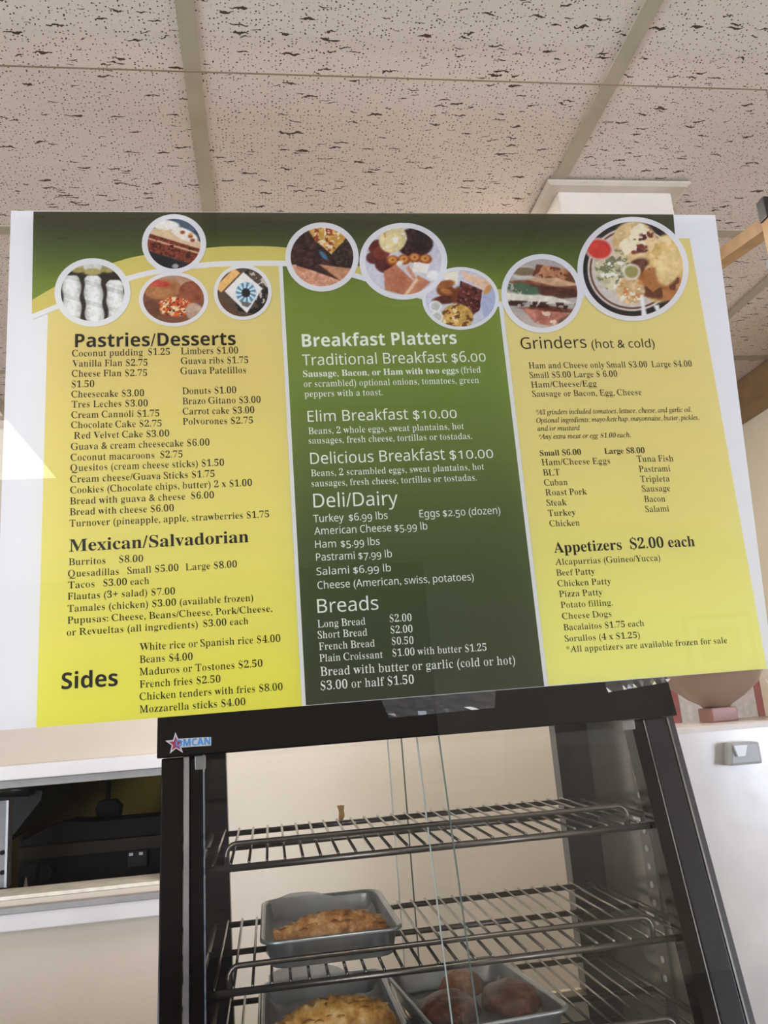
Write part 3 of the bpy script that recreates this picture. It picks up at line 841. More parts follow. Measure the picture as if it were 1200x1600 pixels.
def ph_beans():
    p = Paint(110, (190, 190, 202), 7); p.put(p.ell(0, 0, 1, 1, 0, .2), (204, 204, 216), 10, 4, 1); p.put(p.ell(.85, -.2, .25, .6), (170, 176, 200), 10, 4, 2)
    p.put(p.poly([(-.5, .9), (-.05, .98), (-.1, .5), (-.45, .62)]), (236, 226, 204), 14, 6, 3); p.put(p.poly([(0, .98), (.9, .6), (.8, .22), (.1, .7)]), (224, 190, 160), 30, 12, 4); p.put(p.ell(.78, .32, .2, .09, 60), (206, 150, 90), 30, 8, 5)
    p.put(p.ell(-.4, .25, .3, .22, -20), (126, 66, 28), 60, 9, 5); p.put(p.ell(-.45, -.05, .36, .15, 5), (92, 44, 26), 50, 9, 6); p.put(p.ell(-.42, .5, .26, .14, 15), (150, 90, 40), 50, 9, 7); p.put(p.ell(-.42, .26, .16, .09, -20), (182, 116, 56), 30, 8, 15); p.put(p.ell(-.12, .12, .12, .3, -12), (120, 62, 28), 50, 9, 16)
    p.put(p.poly([(0, .62), (.62, .3), (.55, -.4), (.3, -.65), (-.12, -.2)]), (104, 44, 38), 60, 18, 8); p.spots(p.poly([(0, .62), (.62, .3), (.55, -.4), (.3, -.65), (-.12, -.2)]), (54, 18, 18), 24, .52, 9); p.spots(p.poly([(0, .62), (.62, .3), (.55, -.4), (.3, -.65), (-.12, -.2)]), (170, 110, 100), 28, .68, 17)
    p.put(p.ell(-.1, -.66, .46, .46, 0), (204, 164, 84), 90, 12, 10); p.spots(p.ell(-.1, -.66, .46, .46), (240, 214, 160), 14, .58, 11); p.spots(p.ell(-.1, -.66, .46, .46), (112, 66, 28), 15, .62, 12)
    for x, y in ((-.72, -.28), (-.68, -.66)): p.put(p.ell(x, y, .18, .2), (236, 234, 232)); p.put(p.ell(x, y, .13, .15), (196, 194, 184), 14, 4, 2)
    return p


def ph_panini():
    p = Paint(110, (176, 166, 160), 8); p.put(p.poly([(-1.2, -.5), (1.2, -.8), (1.2, -1.3), (-1.2, -1.3)]), (190, 176, 166), 40, 6, 1)
    p.put(p.ell(-.5, .6, .42, .2), (206, 200, 190), 20, 5, 2); p.put(p.ell(-.5, .64, .36, .12), (122, 104, 74), 40, 8, 3)
    p.put(p.poly([(-.3, .5), (-.15, .85), (.75, .7), (1.05, .35), (.9, .3)]), (178, 122, 82), 90, 12, 4); p.spots(p.poly([(-.3, .5), (-.15, .85), (.75, .7), (1.05, .35), (.9, .3)]), (104, 58, 34), 9, .55, 5)
    p.put(p.poly([(-1.1, .36), (.2, .42), (1.1, .2), (1.1, -.05), (.3, -.02)]), (132, 80, 54), 90, 12, 6); p.put(p.poly([(-.5, .42), (.4, .46), (1.1, .24), (.4, .2)]), (206, 168, 130), 60, 10, 7)
    p.put(p.poly([(-.4, .25), (.9, .15), (1.1, -.1), (.3, -.18), (-.1, .0)]), (88, 48, 34), 60, 14, 8)
    p.put(p.poly([(-1.1, .12), (-.4, .14), (.3, -.08), (1.1, -.14), (1.1, -.3), (.2, -.3), (-1.1, -.18)]), (226, 218, 200), 50, 10, 9); p.spots(p.ell(-.55, .14, .5, .16, -10), (74, 104, 74), 10, .45, 10)
    p.put(p.poly([(-.9, -.2), (.2, -.36), (1.1, -.3), (1.1, -.58), (-.2, -.52), (-1.1, -.34)]), (112, 62, 42), 70, 14, 11); p.spots(p.poly([(-.9, -.2), (1.1, -.3), (1.1, -.5), (-1.1, -.34)]), (60, 30, 22), 11, .55, 12)
    p.put(p.poly([(-.6, -.42), (.5, -.55), (.9, -.62), (.2, -.95), (-.2, -.85)]), (176, 112, 92), 90, 10, 13); p.spots(p.ell(.1, -.72, .5, .2, -10), (226, 196, 176), 9, .58, 14); p.put(p.ell(.8, -.75, .4, .14, 20), (120, 80, 60), 50, 9, 15)
    return p


def ph_pupusa():
    p = Paint(140, (40, 30, 26), 9); R = np.hypot(p.u, p.v)
    for r, c in ((1.02, (58, 30, 24)), (.99, (30, 28, 26)), (.90, (214, 204, 192)), (.86, (96, 52, 38)), (.82, (218, 208, 196)), (.80, (206, 196, 186))):
        p.put(np.clip((r - np.hypot(p.u + .02, p.v)) / .02, 0, 1), c, 8, 5, 1)
    p.put(p.ell(.04, .52, .46, .50, 20), (222, 192, 142), 70, 9, 2); p.spots(p.ell(.0, .66, .42, .34, 20), (118, 56, 44), 9, .60, 3); p.spots(p.ell(.12, .6, .42, .4), (240, 226, 196), 7, .56, 4); p.spots(p.ell(.2, .55, .2, .2), (86, 34, 40), 12, .52, 5)
    p.put(p.ell(.62, .02, .44, .74, -14), (218, 186, 122), 60, 7, 6); p.spots(p.ell(.56, .1, .36, .6, -14), (234, 212, 164), 6, .52, 7)
    p.put(p.ell(.52, -.32, .52, .34, -14), (176, 118, 66), 70, 8, 8); p.spots(p.ell(.45, -.2, .48, .42, -14), (104, 58, 34), 8, .56, 9); p.put(p.ell(.12, .1, .2, .12, 20), (98, 58, 42), 60, 12, 10); p.put(p.ell(.7, .05, .24, .4, -10), (226, 202, 146), 50, 8, 21)
    p.put(p.ell(-.4, -.02, .36, .46, 20), (206, 196, 160), 70, 16, 11); p.spots(p.ell(-.4, -.02, .36, .48, 20), (120, 124, 92), 20, .56, 12); p.spots(p.ell(-.38, .0, .36, .48, 20), (240, 236, 222), 18, .60, 13)
    p.put(p.ell(-.05, -.45, .28, .3, 20), (210, 178, 128), 80, 18, 14); p.spots(p.ell(-.05, -.45, .28, .3), (206, 130, 66), 14, .6, 15); p.spots(p.ell(-.05, -.45, .28, .32), (240, 228, 206), 20, .58, 16)
    p.put(p.ell(-.68, .42, .28, .24, -10), (226, 196, 184), 10, 5, 2); p.put(p.ell(-.68, .42, .24, .2, -10), (190, 48, 34), 60, 6, 3)
    p.put(p.ell(-.03, -.06, .18, .17), (236, 230, 214), 8, 5, 2); p.put(p.ell(-.03, -.06, .14, .13), (150, 142, 82), 40, 6, 3)
    p.put(p.poly([(.15, -.55), (.2, -.55), (.28, -1.0), (.17, -1.0)]), (236, 234, 232)); p.put(p.poly([(.4, -.76), (.52, -.76), (.54, -.98), (.5, -.98)]), (232, 230, 228))
    return p


FR = {'A': (0, 320, 440 / 1200), 'B': (400, 320, 1 / 3), 'C': (760, 320, 440 / 1200), 'D': (0, 680, 440 / 1200), 'E': (420, 680, 440 / 1200), 'F': (780, 680, 420 / 1200)}


def fp(fr, x, y):
    ox, oy, s = FR[fr]; return ox + x * s, oy + y * s


DISCS = [('A', 395, 375, 162, 146, 135, 122, ph_cannoli, 'printed photo of sugar-dusted cannoli'),
         ('A', 740, 404, 148, 116, 130, 101, ph_sandwich, 'printed photo of stuffed bread rolls'),
         ('A', 742, 168, 137, 126, 113, 106, ph_velvet, 'printed photo of red velvet cake slice'),
         ('A', 1035, 375, 124, 118, 108, 103, ph_box, 'printed photo of blue iced ring cake on white square'),
         ('B', 309, 247, 172, 162, 147, 137, ph_beef, 'printed photo of beef, egg and tortillas'),
         ('B', 958, 441, 180, 147, 163, 132, ph_beans, 'printed photo of beans and eggs platter'),
         ('B', 690, 267, 206, 180, 178, 157, ph_plate, 'printed photo of ham and plantain platter'),
         ('C', 236, 380, 174, 168, 150, 146, ph_panini, 'printed photo of pressed sandwiches'),
         ('C', 623, 276, 237, 222, 213, 201, ph_pupusa, 'printed photo of stuffed flatbreads on oval plate')]
for di, (fr_, cx, cy, orx, ory, irx, iry, fn, lb) in enumerate(DISCS):
    s = FR[fr_][2]; X, Y = fp(fr_, cx, cy); lift = .0008 + di * .00008
    shear = -.055                               # circles lean with the page
    m = MB(); N = 96
    MB().add([pl(X + orx * s * math.cos(a) * 1.0, Y + ory * s * math.sin(a), lift) for a in np.arange(N) * 2 * math.pi / N], [tuple(range(N))[::-1]]).build('photo_ring', paper_m, po)
    P = fn(); P.c = np.clip(P.c, 0, 255) * (.92 + .15 * P.noise(34, 77 + di))[..., None]; g = np.linspace(-1.06, 1.06, P.n); R2 = P.u ** 2 + P.v ** 2
    # grid is pulled onto the circle at its rim
    idx = -np.ones((P.n, P.n), int); vs = []; cs = []; fs = []
    keep = R2 <= 1.0 + 2.2 / P.n * 2
    for j in range(P.n):
        for i in range(P.n):
            if keep[j, i]:
                r = math.sqrt(R2[j, i]); k = 1 / r if r > 1 else 1
                u, v = g[i] * k, g[j] * k
                idx[j, i] = len(vs); vs.append(pl(X + u * irx * s, Y - v * iry * s, lift + .00004)); c = np.clip(P.c[j, i], 0, 255); cs.append(ink(c, KP))
    for j in range(P.n - 1):
        for i in range(P.n - 1):
            q = (idx[j, i], idx[j, i + 1], idx[j + 1, i + 1], idx[j + 1, i])
            if min(q) >= 0: fs.append(q)
    tag(MB().add(vs, fs, cs).build('food_photo', ink_m, po), lb)

# ---- printed words ------------------------------------------------------------
BLK = mat('black print', S(34, 29, 18), .5, spec=.2); WHT = mat('pale print', S(244, 244, 226, 1.1), .5, spec=.2)
T = [
    ('A', 'sansb', 20.5, BLK, [('Pastries/Desserts', 320, 608, 1005, 598)]),
    ('A', 'serif', 9.9, BLK, [('Coconut pudding', 307, 648, 609, 642), ('$1.25', 632, 641, 724, 640), ('Limbers $1.00', 771, 638, 1015, 634), ('Vanilla Flan $2.75', 308, 691, 629, 686), ('Guava ribs $1.75', 771, 680, 1058, 675),
     ('Cheese Flan $2.75', 306, 734, 627, 730), ('Guava Patelillos', 769, 723, 1048, 718), ('$1.50', 306, 779, 402, 777), ('Cheesecake $3.00', 304, 822, 614, 816), ('Donuts $1.00', 777, 808, 1007, 803),
     ('Tres Leches $3.00', 305, 865, 630, 859), ('Brazo Gitano $3.00', 778, 851, 1111, 844), ('Cream Cannoli $1.75', 304, 910, 679, 902), ('Carrot cake $3.00', 779, 895, 1084, 888),
     ('Chocolate Cake $2.75', 303, 953, 689, 945), ('Polvorones $2.75', 779, 938, 1078, 932), ('Red Velvet Cake $3.00', 315, 998, 721, 988)]),
    ('D', 'serif', 10.2, BLK, [('Guava & cream cheesecake $6.00', 302, 64, 893, 44), ('Coconut macaroons', 301, 110, 658, 99), ('$2.75', 684, 97, 778, 95), ('Quesitos (cream cheese sticks) $1.50', 300, 155, 955, 130), ('Cream cheese/Guava Sticks $1.75', 299, 203, 915, 178),
     ('Cookies (Chocolate chips, butter) 2 x $1.00', 299, 249, 1074, 216), ('Bread with guava & cheese', 298, 296, 790, 275), ('$6.00', 815, 272, 912, 269), ('Bread with cheese $6.00', 297, 342, 741, 324), ('Turnover (pineapple, apple, strawberries $1.75', 296, 391, 1147, 350),
     ('Burritos', 293, 555, 449, 548), ('$8.00', 508, 543, 610, 540), ('Quesadillas', 290, 605, 506, 594), ('Small $5.00', 543, 592, 761, 578), ('Large $8.00', 791, 577, 1010, 563), ('Tacos', 290, 654, 403, 647), ('$3.00 each', 441, 644, 636, 634),
     ('Flautas (3+ salad) $7.00', 288, 702, 746, 678), ('Tamales (chicken) $3.00 (available frozen)', 288, 754, 1079, 706), ('Pupusas: Cheese, Beans/Cheese, Pork/Cheese,', 287, 804, 1160, 752), ('or Revueltas (all ingredients)', 285, 855, 843, 820), ('$3.00 each', 867, 817, 1059, 805)]),
    ('D', 'serif', 10.9, BLK, [('White rice or Spanish rice $4.00', 595, 918, 1195, 880), ('Beans $4.00', 595, 971, 821, 958), ('Maduros or Tostones $2.50', 595, 1024, 1119, 986), ('French fries $2.50', 595, 1077, 940, 1053), ('Chicken tenders with fries $8.00', 595, 1130, 1205, 1086), ('Mozzarella sticks $4.00', 595, 1184, 1046, 1150)]),
    ('D', 'serifb', 18.5, BLK, [('Mexican/Salvadorian', 295, 497, 1060, 456)]),
    ('D', 'sansb', 25.5, BLK, [('Sides', 262, 1083, 502, 1068)]),
    ('B', 'sansb', 19.6, WHT, [('Breakfast Platters', 217, 667, 942, 653)]),
    ('B', 'sans', 16.8, WHT, [('Traditional Breakfast $6.00', 218, 754, 1078, 735), ('Elim Breakfast $10.00', 243, 1018, 942, 1000)]),
    ('B', 'serifb', 9.7, WHT, [('Sausage, Bacon, or Ham with two eggs', 221, 808, 951, 790)]),
    ('B', 'serif', 9.7, WHT, [('(fried', 962, 790, 1054, 787), ('or scrambled) optional onions, tomatoes, green', 225, 855, 1046, 836), ('peppers with a toast.', 228, 902, 594, 893), ('Beans, 2 whole eggs, sweat plantains, hot', 246, 1076, 975, 1052), ('sausages, fresh cheese, tortillas or tostadas.', 247, 1121, 1013, 1098)]),
    ('E', 'sans', 17.5, WHT, [('Delicious Breakfast $10.00', 178, 124, 957, 97)]),
    ('E', 'serif', 9.8, WHT, [('Beans, 2 scrambled eggs, sweat plantains, hot', 180, 176, 918, 147), ('sausages, fresh cheese, tortillas or tostadas.', 182, 220, 886, 193)]),
    ('E', 'sans', 21.5, WHT, [('Deli/Dairy', 191, 309, 551, 297), ('Breads', 208, 758, 468, 743)]),
    ('E', 'sans', 11.6, WHT, [('Turkey', 191, 372, 320, 366), ('$6.99 lbs', 342, 365, 507, 357), ('Eggs $2.50 (dozen)', 643, 351, 987, 335), ('American Cheese $5.99 lb', 195, 425, 676, 402), ('Ham', 198, 481, 287, 477), ('$5.99 lbs', 308, 476, 473, 467), ('Pastrami $7.99 lb', 202, 536, 525, 520), ('Salami $6.99 lb', 204, 597, 521, 580), ('Cheese (American, swiss, potatoes)', 208, 656, 874, 618)]),
    ('E', 'serif', 11.0, WHT, [('Long Bread', 208, 820, 412, 807), ('$2.00', 516, 796, 609, 792), ('Short Bread', 209, 867, 420, 854), ('$2.00', 520, 845, 613, 840), ('French Bread', 214, 916, 452, 901), ('$0.50', 525, 893, 617, 889), ('Plain Croissant', 216, 966, 486, 949), ('$1.00 with butter $1.25', 528, 943, 928, 918)]),
    ('E', 'serif', 13.2, WHT, [('Bread with butter or garlic (cold or hot)', 220, 1026, 1050, 975), ('$3.00 or half $1.50', 222, 1086, 619, 1058)]),
    ('C', 'sans', 17.8, BLK, [('Grinders', 148, 615, 428, 610)]), ('C', 'sans', 13.2, BLK, [('(hot & cold)', 449, 612, 718, 608)]),
    ('C', 'serif', 8.9, BLK, [('Ham and Cheese only Small $3.00', 181, 698, 686, 693), ('Large $4.00', 704, 692, 876, 690), ('Small $5.00 Large $ 6.00', 185, 739, 558, 733), ('Ham/Cheese/Egg', 191, 780, 470, 774), ('Sausage or Bacon, Egg, Cheese', 196, 819, 662, 811)]),
    ('C', 'italic', 7.4, BLK, [('*All grinders included tomatoes, lettuce, cheese, and garlic oil.', 212, 895, 875, 883), ('Optional ingredients: mayo/ketchup, mayonnaise, butter, pickles,', 213, 930, 906, 916), ('and/or mustard', 218, 964, 399, 961), ('*Any extra meat or egg $1.00 each.', 224, 999, 616, 991)]),
    ('F', 'serifb', 8.6, BLK, [('Small $6.00', 182, 93, 366, 88), ('Large $8.00', 470, 84, 650, 80)]),
    ('F', 'serif', 9.3, BLK, [('Ham/Cheese Eggs', 190, 135, 495, 128), ('Tuna Fish', 615, 120, 778, 117), ('BLT', 196, 181, 271, 179), ('Pastrami', 625, 165, 764, 162), ('Cuban', 201, 226, 306, 223), ('Tripleta', 630, 210, 761, 207), ('Roast Pork', 207, 270, 392, 265), ('Sausage', 638, 253, 764, 250), ('Steak', 212, 316, 302, 313), ('Bacon', 648, 299, 742, 297),
     ('Turkey', 218, 362, 342, 358), ('Salami', 653, 344, 759, 341), ('Chicken', 225, 408, 360, 404), ('Alcapurrias (Guineo/Yucca)', 250, 580, 719, 560), ('Beef Patty', 255, 628, 428, 621), ('Chicken Patty', 261, 676, 500, 665), ('Pizza Patty', 268, 723, 462, 714), ('Potato filling.', 275, 772, 507, 760), ('Cheese Dogs', 281, 822, 501, 810),
     ('Bacalaitos $1.75 each', 288, 872, 647, 852), ('Sorullos (4 x $1.25)', 293, 922, 628, 905), ('*All appetizers are available frozen for sale', 300, 970, 1018, 928)]),
    ('F', 'serifb', 16.2, BLK, [('Appetizers', 245, 526, 548, 511), ('$2.00 each', 586, 508, 874, 496)]),
]
for _, st_, _, _, its in T:
    for it in its:
        for c in it[0]:
            if c == ' ': continue
            if c == '$' and st_ in ('serif', 'serifb', 'italic'): NEED.add('\U0001D412')
            elif st_ == 'serif' and c.isupper() and c not in 'VWY': NEED.add(code(c, 0x1D434, 0, 0))
            elif st_ in ('serif', 'serifb'): NEED.add(code(c, 0x1D400, 0x1D41A, 0x1D7CE))
            elif st_ == 'italic': NEED.add(code(c, 0x1D434, 0x1D44E, 0x1D7CE))
            elif st_ == 'sans': NEED.add(code(c, 0x1D5A0, 0x1D5BA, 0x1D7E2))
            else: NEED.add(code(c, 0x1D5D4, 0x1D5EE, 0x1D7EC))
NEED |= {chr(0x1D5D4 + ord(c) - 65) for c in 'OMCAN'}
CAPS = {'serif': .66, 'serifb': .67, 'italic': .66, 'sans': .714, 'sansb': .714}


def lettering(name, txt, style, capz, m, parent, p0, p1, place):
    """fit a line of words between two points of a plane; place(x, z) -> 3-D point"""
    V, F = text_mesh(txt, style)
    x0, x1 = V[:, 0].min(), V[:, 0].max()
    e = np.array([p1[0] - p0[0], p1[1] - p0[1]]); W = np.hypot(*e); e /= W; up = np.array([-e[1], e[0]])
    sx = W / (x1 - x0); sy = capz / CAPS[style]
    pts = [np.array(p0) + e * (x - x0) * sx + up * y * sy for x, y in V]
    return MB().add([place(a, b) for a, b in pts], F).build(name, m, parent)


for fr_, style, cap, m_, items in T:
    for txt, x0, y0, x1, y1 in items:
        a = PY(*fp(fr_, x0, y0), YP); b = PY(*fp(fr_, x1, y1), YP)
        q = fp(fr_, (x0 + x1) / 2, (y0 + y1) / 2); c0 = PY(*q, YP); c1 = PY(q[0], q[1] - cap, YP)
        o = lettering('lettering', txt, style, c1.z - c0.z, m_, po, (a.x, a.z), (b.x, b.z), lambda x, z: (x, YP - .0006, z))

# ---- clear tape at the lower edge of the poster
tape_m = glass_mat('clear tape', (.93, .93, .92, 1), 1.5, rough=.12, haze=.06)


def tape(pts, label, seed, nx=14, ny=5):
    """wrinkled strip; pts = four photo pixels on the poster plane (tl, tr, br, bl)"""
    rr = np.random.default_rng(seed); vs = []; fs = []
    for j in range(ny + 1):
        for i in range(nx + 1):
            s, t = i / nx, j / ny
            x = (pts[0][0] * (1 - s) + pts[1][0] * s) * (1 - t) + (pts[3][0] * (1 - s) + pts[2][0] * s) * t
            y = (pts[0][1] * (1 - s) + pts[1][1] * s) * (1 - t) + (pts[3][1] * (1 - s) + pts[2][1] * s) * t
            p = PY(x, y, YP + .006); vs.append((p.x, YP + .006 + (rr.random() - .5) * .004 * (.2 + t), p.z))
    for j in range(ny):
        for i in range(nx):
            a = j * (nx + 1) + i; fs.append((a, a + 1, a + nx + 2, a + nx + 1))
    return tag(MB().add(vs, fs).build('tape_strip', tape_m), label, 'tape', 'clear tape strips under the menu')


tape([(594, 1090), (775, 1077), (772, 1106), (608, 1122)], 'crumpled clear tape under the green middle panel of the menu', 3)
tape([(945, 1065), (1055, 1055), (1042, 1066), (950, 1082)], 'thin clear tape strip under the right yellow panel, near the cabinet corner', 5, 12, 2)
tape([(1186, 1046), (1212, 1044), (1212, 1085), (1200, 1068)], 'small clear tape flap at the lower right corner of the menu', 6, 4, 3)

# ------------------------------------------------------------------ heated display cabinet
CXL, CXR, CYR = -.135, .534, 1.44
ZB, ZH, ZT = -.5615, -.0255, .078            # bottom, lower edge of header, top
Yf = lambda z: 1.10 + .255 * (z + .0255)     # sloping front plane
cab = thing('display_cabinet', (.2, 1.25, ZB), 'black countertop food display cabinet with sloping glass front and wire shelves', 'display cabinet')
gloss_k = mat('gloss black enamel', S(11, 8, 7), .12, spec=.18)
satin_k = mat('satin black', S(26, 24, 24), .3)
grey_k = mat('charcoal side trim', S(58, 58, 62), .28)
chrome = mat('chrome strip', S(170, 170, 174), .22, metal=1.0, var=.3, vscale=14)
ZS = -.475                                   # top of the base


def slope(x0, x1, z0, z1, d0, d1): return MB().prism_x([(Yf(z0) + d0, z0), (Yf(z1) + d0, z1), (Yf(z1) + d1, z1), (Yf(z0) + d1, z0)], x0, x1)


MB().prism_x([(Yf(ZB), ZB), (Yf(ZS), ZS), (CYR, ZS), (CYR, ZB)], CXL, CXR).build('base', gloss_k, cab, bevel=.002)
MB().prism_x([(Yf(ZH) - .006, ZH), (Yf(ZT) - .006, ZT), (CYR, ZT), (CYR, ZT - .02), (Yf(ZT) + .03, ZT - .02), (Yf(ZH) + .022, ZH)], CXL - .003, CXR + .003).build('header', gloss_k, cab, bevel=.002)
box((CXL, CYR - .03, ZH + .012), (CXR, CYR, ZT - .0205)).build('rear_header', satin_k, cab)
slope(CXL + .002, -.107, ZS + .0005, ZH - .0005, 0, .035).build('front_post', gloss_k, cab, bevel=.002)
slope(-.1055, -.0995, ZS + .0005, ZH - .0005, -.003, .006).build('door_track', chrome, cab)
slope(-.098, -.0835, ZS + .0005, ZH - .0005, .004, .030).build('inner_post', gloss_k, cab)
slope(-.0832, -.0818, ZS + .0005, ZH - .02, .003, .006).build('post_edge', mat('blue grey edge', S(110, 128, 150), .2, metal=.6), cab)
slope(.474, .4905, ZS + .0005, ZH - .0005, .003, .032).build('inner_post', gloss_k, cab)
slope(.4908, .4922, ZS + .0005, ZH - .0005, .001, .006).build('post_edge', chrome, cab)
slope(.4925, .5225, ZS + .0005, ZH - .0005, 0, .035).build('front_post', mat('blue black enamel', S(24, 26, 32), .25, spec=.35), cab, bevel=.002)
slope(.523, .5255, ZS + .0005, ZH - .0005, -.001, .01).build('post_edge', chrome, cab)
slope(.526, .534, ZS + .0005, ZH - .0005, .002, .035).build('post_return', grey_k, cab)
for x0, x1 in ((CXL + .003, -.071), (.470, CXR - .003)):
    box((x0, CYR - .035, ZS + .0005), (x1, CYR - .005, ZH + .0115)).build('rear_post', satin_k, cab)
box((-.0705, CYR - .035, ZS + .0005), (.4695, CYR - .005, -.437)).build('rear_rail', mat('scuffed tan rail', S(176, 158, 128), .5, var=.2, vscale=25), cab)
# side walls
def side(x0, x1, m):
    MB().prism_x([(Yf(ZS) + .036, ZS + .0005), (Yf(ZH) + .036, ZH - .0005), (CYR - .036, ZH - .0005), (CYR - .036, ZS + .0005)], x0, x1).build('side_panel', m, cab)
side(CXL + .003, CXL + .007, satin_k)
side(CXR - .009, CXR - .005, mat('smoked side panel', S(112, 106, 88), .18, spec=.6, var=.25, vscale=7))
pil = MB().prism_x([(1.20, ZS + .001), (1.20, ZH - .001), (1.235, ZH - .001), (1.235, ZS + .001)], CXR - .0125, CXR - .0095).build('shelf_pilaster', mat('dull steel strip', S(96, 92, 84), .3, metal=.6), cab)
MB().prism_x([(1.20, ZS + .001), (1.20, ZH - .001), (1.235, ZH - .001), (1.235, ZS + .001)], CXL + .0075, CXL + .0105).build('shelf_pilaster', satin_k, cab)
hole_m = mat('bright slot', S(206, 200, 190), .4); hs = None
for k in range(14):
    z = -.062 - k * .024
    if hs is None: hs = MB().tube([(CXR - .0127, 1.2175, z), (CXR - .0142, 1.2175, z)], .0045, 10).build('slot', hole_m, cab)
    else: copy_part(hs, cab, (0, 0, -k * .024))
# front sliding glass
gl_m = glass_mat('cabinet glass', (.97, .975, .965, 1), 1.4, haze=.004)
gedge = mat('glass edge glint', S(222, 232, 226), .25); gedge_d = mat('glass edge green', S(96, 112, 104), .25)  # pale strip has the edge's bright reflection put into its colour


def gpane(x0, x1, d, edge_at, em):
    g = MB().add([(x0, Yf(ZS) + d, ZS + .001), (x1, Yf(ZS) + d, ZS + .001), (x1, Yf(ZH) + d, ZH - .001), (x0, Yf(ZH) + d, ZH - .001)], [(0, 1, 2, 3)]).build('front_glass', gl_m, cab)
    MB().prism_x([(Yf(ZS) + d, ZS + .001), (Yf(ZH) + d, ZH - .001), (Yf(ZH) + d + .004, ZH - .001), (Yf(ZS) + d + .004, ZS + .001)], edge_at - .0008, edge_at + .0008).build('glass_edge', em, g)


gpane(-.0815, .2155, .010, .2155, gedge_d)
gpane(.1876, .4735, .017, .1876, gedge)
# rear sliding doors
for x0, x1, y, xe_, em in ((-.0705, .212, CYR - .024, .212, gedge_d), (.190, .4695, CYR - .016, .190, gedge)):
    g = MB().add([(x0, y, -.4365), (x1, y, -.4365), (x1, y, ZH + .011), (x0, y, ZH + .011)], [(0, 1, 2, 3)]).build('rear_door', gl_m, cab)
    box((xe_ - .0009, y - .002, -.4365), (xe_ + .0009, y + .002, ZH + .011)).build('glass_edge', em, g)
# clear plastic door guides under the header
clip_m = mat('milky clear plastic', S(128, 126, 120), .2)
box((-.093, Yf(ZH) - .001, ZH - .017), (-.080, Yf(ZH) + .003, ZH - .0008)).build('door_guide', clip_m, cab, bevel=.001)
box((.462, Yf(ZH) - .001, ZH - .013), (.478, Yf(ZH) + .003, ZH - .0008)).build('door_guide', clip_m, cab, bevel=.001)
# maker's badge on the header
yb = lambda z: Yf(z) - .0066


def badge(name, pts, lift, m, parent):
    return MB().add([(p.x, yb(p.z) - lift, p.z) for p in pts], [tuple(range(len(pts)))]).build(name, m, parent)


def bpx(px, py):
    Y = 1.095
    for _ in range(4): p = PY(px, py, Y); Y = yb(p.z)
    return p


silver = mat('silver badge foil', S(205, 205, 210), .3, metal=.5); bred = mat('badge red', S(150, 42, 66), .4); bblue = mat('badge blue', S(40, 140, 220), .4)
ban = badge('badge_banner', [bpx(274, 1154.5), bpx(330, 1151.5), bpx(330, 1165), bpx(276, 1168.5)], .0003, silver, cab)


def star(cx, cy, ro, ri, rot=0):
    return [bpx(cx + (ro if k % 2 == 0 else ri) * math.sin(math.pi * k / 5 + rot), cy - (ro if k % 2 == 0 else ri) * math.cos(math.pi * k / 5 + rot) * 1.05) for k in range(10)]


def starmesh(name, pts, lift, m):
    c = Vector((sum(p.x for p in pts) / 10, 0, sum(p.z for p in pts) / 10))
    vs = [(p.x, yb(p.z) - lift, p.z) for p in pts] + [(c.x, yb(c.z) - lift, c.z)]
    return MB().add(vs, [(i, (i + 1) % 10, 10) for i in range(10)]).build(name, m, cab)


starmesh('badge_star', star(275, 1162, 17.5, 7.2, -.05), .0006, silver)
starmesh('badge_star', star(275, 1162.3, 11.5, 4.8, -.05), .0009, bred)
a, b = bpx(274.5, 1166.8), bpx(328.5, 1163)
V_, F_ = text_mesh('OMCAN', 'sansb') if False else (None, None)
lettering('lettering', 'OMCAN', 'sansb', .0083, bblue, cab, (a.x, a.z), (b.x, b.z), lambda x, z: (x, yb(z) - .0012, z))


# ------------------------------------------------------------------ wire shelves
wire_m = mat('chromed wire', S(150, 146, 140), .25, metal=.9)
wire_d = mat('dull chromed bar', S(112, 106, 98), .3, metal=.85)


